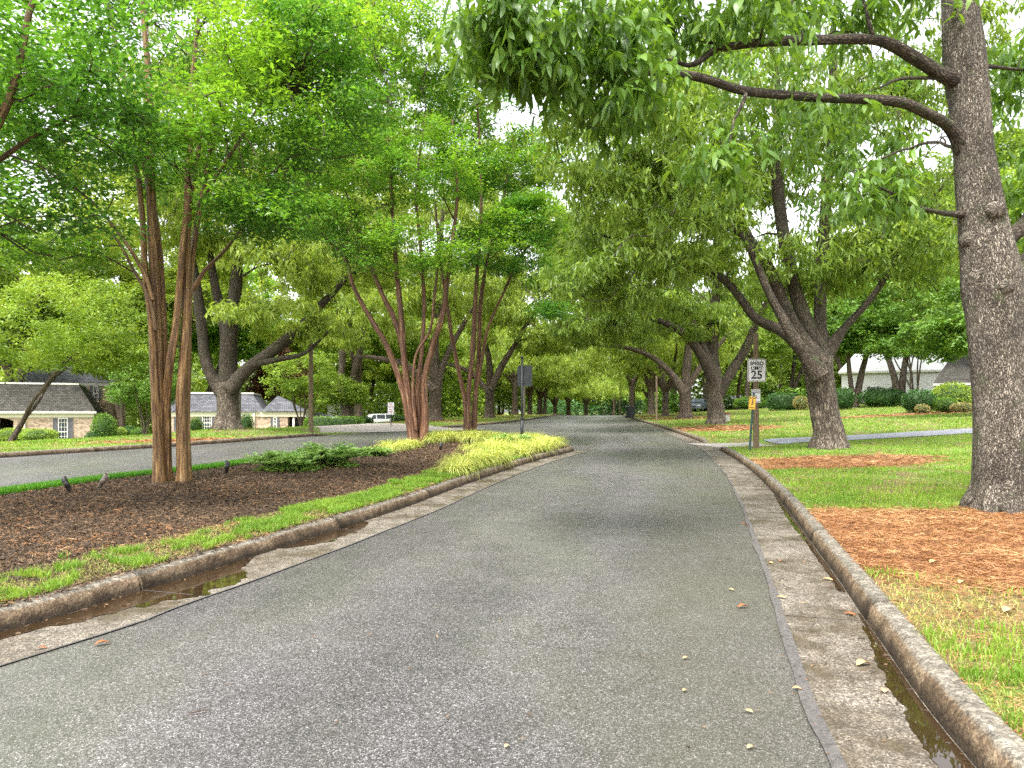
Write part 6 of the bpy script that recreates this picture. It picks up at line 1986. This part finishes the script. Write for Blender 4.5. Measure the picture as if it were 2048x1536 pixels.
# ------------------------------------------------------------------ wheeled bin
b = at(1261, 63.5, 0); b = np.array([X(1261, 61), 61, 0.0]); b[2] = float(surf(b[0], b[1]))
s = empty('trash_bin', b, 'black wheeled trash bin standing by the kerb near the crest', 'bin', rz=math.radians(15))
def taper(z0, z1, w0, w1, d0_, d1_, name, mat, par, bev=.02):
    m = MB(); m.add([(-w0, -d0_, z0), (w0, -d0_, z0), (w0, d0_, z0), (-w0, d0_, z0), (-w1, -d1_, z1), (w1, -d1_, z1), (w1, d1_, z1), (-w1, d1_, z1)], [(3, 2, 1, 0), (4, 5, 6, 7), (0, 1, 5, 4), (1, 2, 6, 5), (2, 3, 7, 6), (3, 0, 4, 7)])
    return m.build(name, mat, par, False, bev)
taper(.06, .92, .24, .33, .26, .34, 'body', 'bin_plastic', s)
taper(.925, .99, .37, .33, .38, .33, 'lid', 'bin_plastic', s)
m = MB(); m.tube([(-.28, .40, .90), (.28, .40, .90)], .02, 8); m.build('handle', 'bin_plastic', s)
for x in (-.27, .27):
    m = MB(); m.tube([(x - .03, .26, .12), (x + .03, .26, .12)], .12, 16); m.build('wheel', 'tyre_rubber', s)

# little stone marker post on the lawn
b = at(1455, 46.0, 0); b[2] = float(surf(b[0], b[1])) - .05
s = empty('marker_post', b, 'short pale stone post with a brown cap on the lawn beyond the oaks', 'post')
m = MB(); m.box(-.12, .12, -.12, .12, 0, .5); m.build('shaft', 'stone_pale', s, False, .01)
m = MB(); m.box(-.15, .15, -.15, .15, .502, .62); m.build('cap', 'brick_red', s, False, .01)

# ------------------------------------------------------------------ garden uplights
def uplight(u, v, size, tilt, az, mat, label):
    b = G(u, v, .13); b[2] = float(surf(b[0], b[1]))
    s = empty('garden_uplight', b, label, 'garden light', 'uplights set in the median mulch', rz=az)
    m = MB(); m.tube([(0, 0, -.02), (0, 0, .07)], .014, 8); m.build('stake', 'lamp_black', s)
    d = np.array([math.sin(tilt), 0, math.cos(tilt)])
    p0 = np.array([0, 0, .05]); L = size
    m = MB(); m.tube([p0 - d * .02, p0, p0 + d * L * .35, p0 + d * L * .36, p0 + d * L], [.022, .034, .036, .040, .040], 18)
    m.build('housing', mat, s, True)
    # hood is an angled ring sticking out past the lens
    m = MB()
    k = 18
    V = []
    e1 = np.array([math.cos(tilt), 0, -math.sin(tilt)]); e2 = np.array([0, 1.0, 0])
    for r_, hh in ((.043, -.02), (.043, None), (.039, None), (.039, -.005)):
        for i in range(k):
            a = 2 * math.pi * i / k
            h_i = (.02 + .035 * (1 - math.cos(a)) / 2) if hh is None else hh
            V.append(p0 + d * (L + h_i) + (e1 * math.cos(a) + e2 * math.sin(a)) * r_)
    m.add(V, [(a * k + i, a * k + (i + 1) % k, (a + 1) * k + (i + 1) % k, (a + 1) * k + i) for a in range(3) for i in range(k)])
    m.build('hood', mat, s, True)
    m = MB(); m.tube([p0 + d * (L + .001), p0 + d * (L + .004)], .037, 18); m.build('lens', 'headlight', s)
uplight(139, 990, .16, .45, math.radians(190), 'lamp_black', 'black uplight leaning in the mulch, farthest from the tall crape myrtle')
uplight(199, 985, .17, .55, math.radians(10), 'lamp_bronze', 'bronze-grey uplight tilted towards the tall crape myrtle')
uplight(453, 955, .16, .1, math.radians(0), 'lamp_black', 'upright black uplight between the tall crape myrtle and the junipers')
uplight(881, 903, .16, .1, math.radians(40), 'lamp_black', 'small black uplight between the two red-barked crape myrtles')
uplight(963, 887, .14, .3, math.radians(0), 'lamp_black', 'small black uplight half buried in the yellow ornamental grass')

# ------------------------------------------------------------------ water in the gutters
def puddle(name, line, w0, s0, s1, wmax, sgn, label, seed, inner=.006, profile=None):
    s = np.r_[0, np.cumsum(np.linalg.norm(np.diff(line, axis=0), axis=1))]
    t = np.arange(s0, s1, .03)
    p = np.stack([np.interp(t, s, line[:, 0]), np.interp(t, s, line[:, 1])], 1)
    q = np.stack([np.interp(t + .05, s, line[:, 0]), np.interp(t + .05, s, line[:, 1])], 1) - p
    q /= np.linalg.norm(q, axis=1)[:, None]
    nr = np.stack([-q[:, 1], q[:, 0]], 1) * sgn
    f = (t - s0) / (s1 - s0)
    env = np.sin(np.pi * f) ** .5 if profile is None else np.interp(f, *profile)
    ww = wmax * env * (1 + (fbm(t, t * 0, .12, seed) - .5) * .9) + .004
    V = []
    for k in range(5):
        o_ = inner + ww * k / 4
        xy = p + nr * o_[:, None]
        V.append(np.c_[xy, T(xy[:, 0], xy[:, 1]) + .0085])
    V = np.stack(V, 1).reshape(-1, 3)
    i = np.arange(len(t) - 1)[:, None]; j = np.arange(4)[None]
    Fq = np.stack([i * 5 + j, i * 5 + j + 1, (i + 1) * 5 + j + 1, (i + 1) * 5 + j], -1).reshape(-1, 4)
    if sgn > 0: Fq = Fq[:, ::-1]
    return tag(mk(name, V, [Fq], 'puddle_water', None, True), label, None, None, 'structure')
def arc(line, y):
    s = np.r_[0, np.cumsum(np.linalg.norm(np.diff(line, axis=0), axis=1))]
    return float(np.interp(y, line[:, 1], s))
puddle('puddle', gM, 0, arc(gM, 4.2), arc(gM, 7.0), .56, -1, 'long brown puddle against the median kerb', 3, profile=([0, .2, .4, .55, .7, .85, 1], [.12, .3, .6, 1.0, .95, .35, 0]))
puddle('puddle', gM, 0, arc(gM, 7.4), arc(gM, 9.2), .30, -1, 'small puddle further along the median kerb', 5)
puddle('puddle', gR, 0, arc(gR, 2.0), arc(gR, 5.0), .13, 1, 'dark water lying in the gutter at the verge kerb', 7, profile=([0, .3, .55, .8, 1], [1.3, 1.15, .75, .4, .1]))
puddle('puddle', gR, 0, arc(gR, 5.6), arc(gR, 12.0), .075, 1, 'thin trickle of water along the verge kerb', 9, profile=([0, .3, .6, .85, 1], [.6, .6, 1.0, .5, 0]))

# crumbs of bark, grit and leaf litter washed into the gutters and over the road edges
def litter(name, n, line, w0, w1, sgn, y0, y1, label, bias=2.2):
    k_ = line[(line[:, 1] > y0) & (line[:, 1] < y1)]
    x, y, o = med_strip(n, k_, 0, 1, sgn)
    i = rng.integers(0, len(k_) - 1, n)
    t_ = rng.uniform(0, 1, n) ** bias
    p = k_[i] + (k_[i + 1] - k_[i]) * rng.uniform(0, 1, (n, 1))
    tg = k_[i + 1] - k_[i]; tg /= np.linalg.norm(tg, axis=1)[:, None]
    nr = np.stack([-tg[:, 1], tg[:, 0]], 1) * sgn
    q = p + nr * (w0 + (w1 - w0) * t_)[:, None]
    ok = fbm(q[:, 0], q[:, 1], .5, 41) + rng.normal(0, .1, n) > .48
    q = q[ok]
    needles(name, q[:, 0], q[:, 1], T(q[:, 0], q[:, 1]) + .013, .022 * rng.uniform(.3, 2.2, len(q)), .005 * rng.uniform(.4, 1.6, len(q)), 'chip', label, flat=.1)
litter('gutter_litter', 2600, gR, .02, .62, 1, 2.2, 26, 'dark crumbs of bark and leaf washed into the gutter at the verge')
litter('gutter_litter', 1600, gM, .02, .50, -1, 3.6, 22, 'dark crumbs of bark and leaf in the gutter of the median')
litter('gutter_litter', 900, gR, .5, 4.0, 1, 2.4, 22, 'specks of litter scattered over the asphalt of the lane', 1.4)

# ------------------------------------------------------------------ leaves and twigs lying about
def fallen(u, v, size, mat, label, rz, on='road'):
    g = G(u, v, 0.0 if on == 'road' else .13)
    z = float(T(g[0], g[1])) + .012 if on == 'road' else float(surf(g[0], g[1])) + .02
    n = 9
    V, Fs = [], []
    for i in range(n):
        t = i / (n - 1)
        wd = .24 * math.sin(math.pi * min(1, t * 1.02) ** .8) * size + .002
        zc = .10 * size * math.sin(math.pi * t) + .03 * size * math.sin(5 * t + rz)
        for s_, up in ((-1, .12 * size), (0, 0), (1, .10 * size)):
            V.append(((t - .5) * size, s_ * wd + .05 * size * math.sin(3 * t), zc + up * math.sin(math.pi * t)))
    m = MB()
    for i in range(n - 1):
        for j in (0, 1):
            a = i * 3 + j
            Fs.append((a, a + 3, a + 4, a + 1))
    m.add(V, Fs)
    o = m.build('fallen_leaf', mat, None, True)
    md = o.modifiers.new('thick', 'SOLIDIFY'); md.thickness = .0012
    o.location = (g[0], g[1], z); o.rotation_euler = (0, 0, rz)
    return tag(o, label, 'leaf', 'dry leaves fallen on the road and gutter')
for a in [(1487, 1217, .085, 'dead_leaf', 'rusty red leaf lying alone on the asphalt, largest on the lane', .1), (1490, 1050, .075, 'dead_leaf', 'rusty leaf on the asphalt level with the straw bed', .2),
          (1728, 1333, .10, 'dead_leaf_tan', 'large curled tan leaf lying in the concrete gutter', .3), (1656, 1162, .085, 'dead_leaf_tan', 'tan leaf beside the water in the gutter below the straw bed', 2.4),
          (1700, 1232, .08, 'dead_leaf', 'brown leaf in the gutter above the concrete joint', 2.6), (1771, 1386, .06, 'dead_leaf_tan', 'small pale leaf at the edge of the gutter water', .9),
          (1561, 1124, .045, 'dead_leaf', 'small orange leaf in the upper gutter', .8), (1541, 1128, .055, 'dead_leaf_tan', 'narrow pale leaf on the seam between road and gutter', 2.2),
          (1563, 1198, .065, 'dead_leaf_tan', 'thin cream leaf on the asphalt beside the seam', 2.7), (1462, 1182, .05, 'dead_leaf_tan', 'small tan leaf on the asphalt between the two rusty ones', 2.3),
          (205, 1291, .085, 'dead_leaf', 'brown leaf on the asphalt edge by the long puddle', .6), (84, 1300, .05, 'dead_leaf', 'small orange leaf on the gutter beside the median kerb', .2),
          (1370, 1385, .03, 'dead_leaf_tan', 'tiny pale fragment in the middle of the lane', .5), (1594, 1381, .045, 'dead_leaf_tan', 'small curled leaf on the lane near the large tan one', 2.9),
          (1498, 1427, .04, 'dead_leaf_tan', 'tiny curled leaf low on the lane', 2.4), (1502, 1500, .04, 'dead_leaf_tan', 'little dry leaf lowest on the lane', .4),
          (1014, 1497, .03, 'dead_leaf_tan', 'pale speck of leaf at the bottom middle of the lane', 1.0), (1372, 1320, .04, 'dead_leaf_tan', 'wisp of dry leaf curled on the mid lane', .3)]:
    fallen(*a)
for u, v, size, lab, rz in [(1870, 1130, .11, 'pale tan leaf on the thin grass below the straw bed', .3), (1925, 1170, .09, 'curled tan leaf among the grass tufts', .5), (2020, 1228, .12, 'large tan leaf at the edge of the green tuft', .4)]:
    o = fallen(u, v, size, 'dead_leaf_tan', lab, rz, on='grass')
def twig(u, v, L, rz, label, r=.0035, on='road'):
    g = G(u, v, 0 if on == 'road' else .13)
    z = (float(T(g[0], g[1])) if on == 'road' else float(surf(g[0], g[1])) + .02) + .012
    t = np.linspace(-.5, .5, 7)
    pts_ = np.stack([t * L * math.cos(rz) + rng.normal(0, .004, 7), t * L * math.sin(rz) + rng.normal(0, .004, 7), np.abs(rng.normal(0, .003, 7))], 1)
    m = MB(); m.tube(pts_, [r * .6, r, r, r * .9, r * .8, r * .6, r * .3], 6)
    o = m.build('fallen_twig', 'twig_brown', None, True); o.location = (g[0], g[1], z)
    return tag(o, label, 'twig', 'twigs fallen on the road and gutter')
twig(400, 1428, .10, .35, 'short brown twig on the open asphalt')
twig(1725, 1281, .06, .1, 'short dark twig across the gutter by the joint')
twig(1738, 1304, .06, .05, 'dark twig in the gutter just past the joint')
twig(1665, 1180, .09, 2.3, 'dark twig lying at the waterline of the gutter')
twig(1690, 1226, .10, 2.4, 'twig tangled with the brown gutter leaf')
twig(555, 1003, .5, .1, 'bent pale twig on the dark mulch', .006, 'mulch')
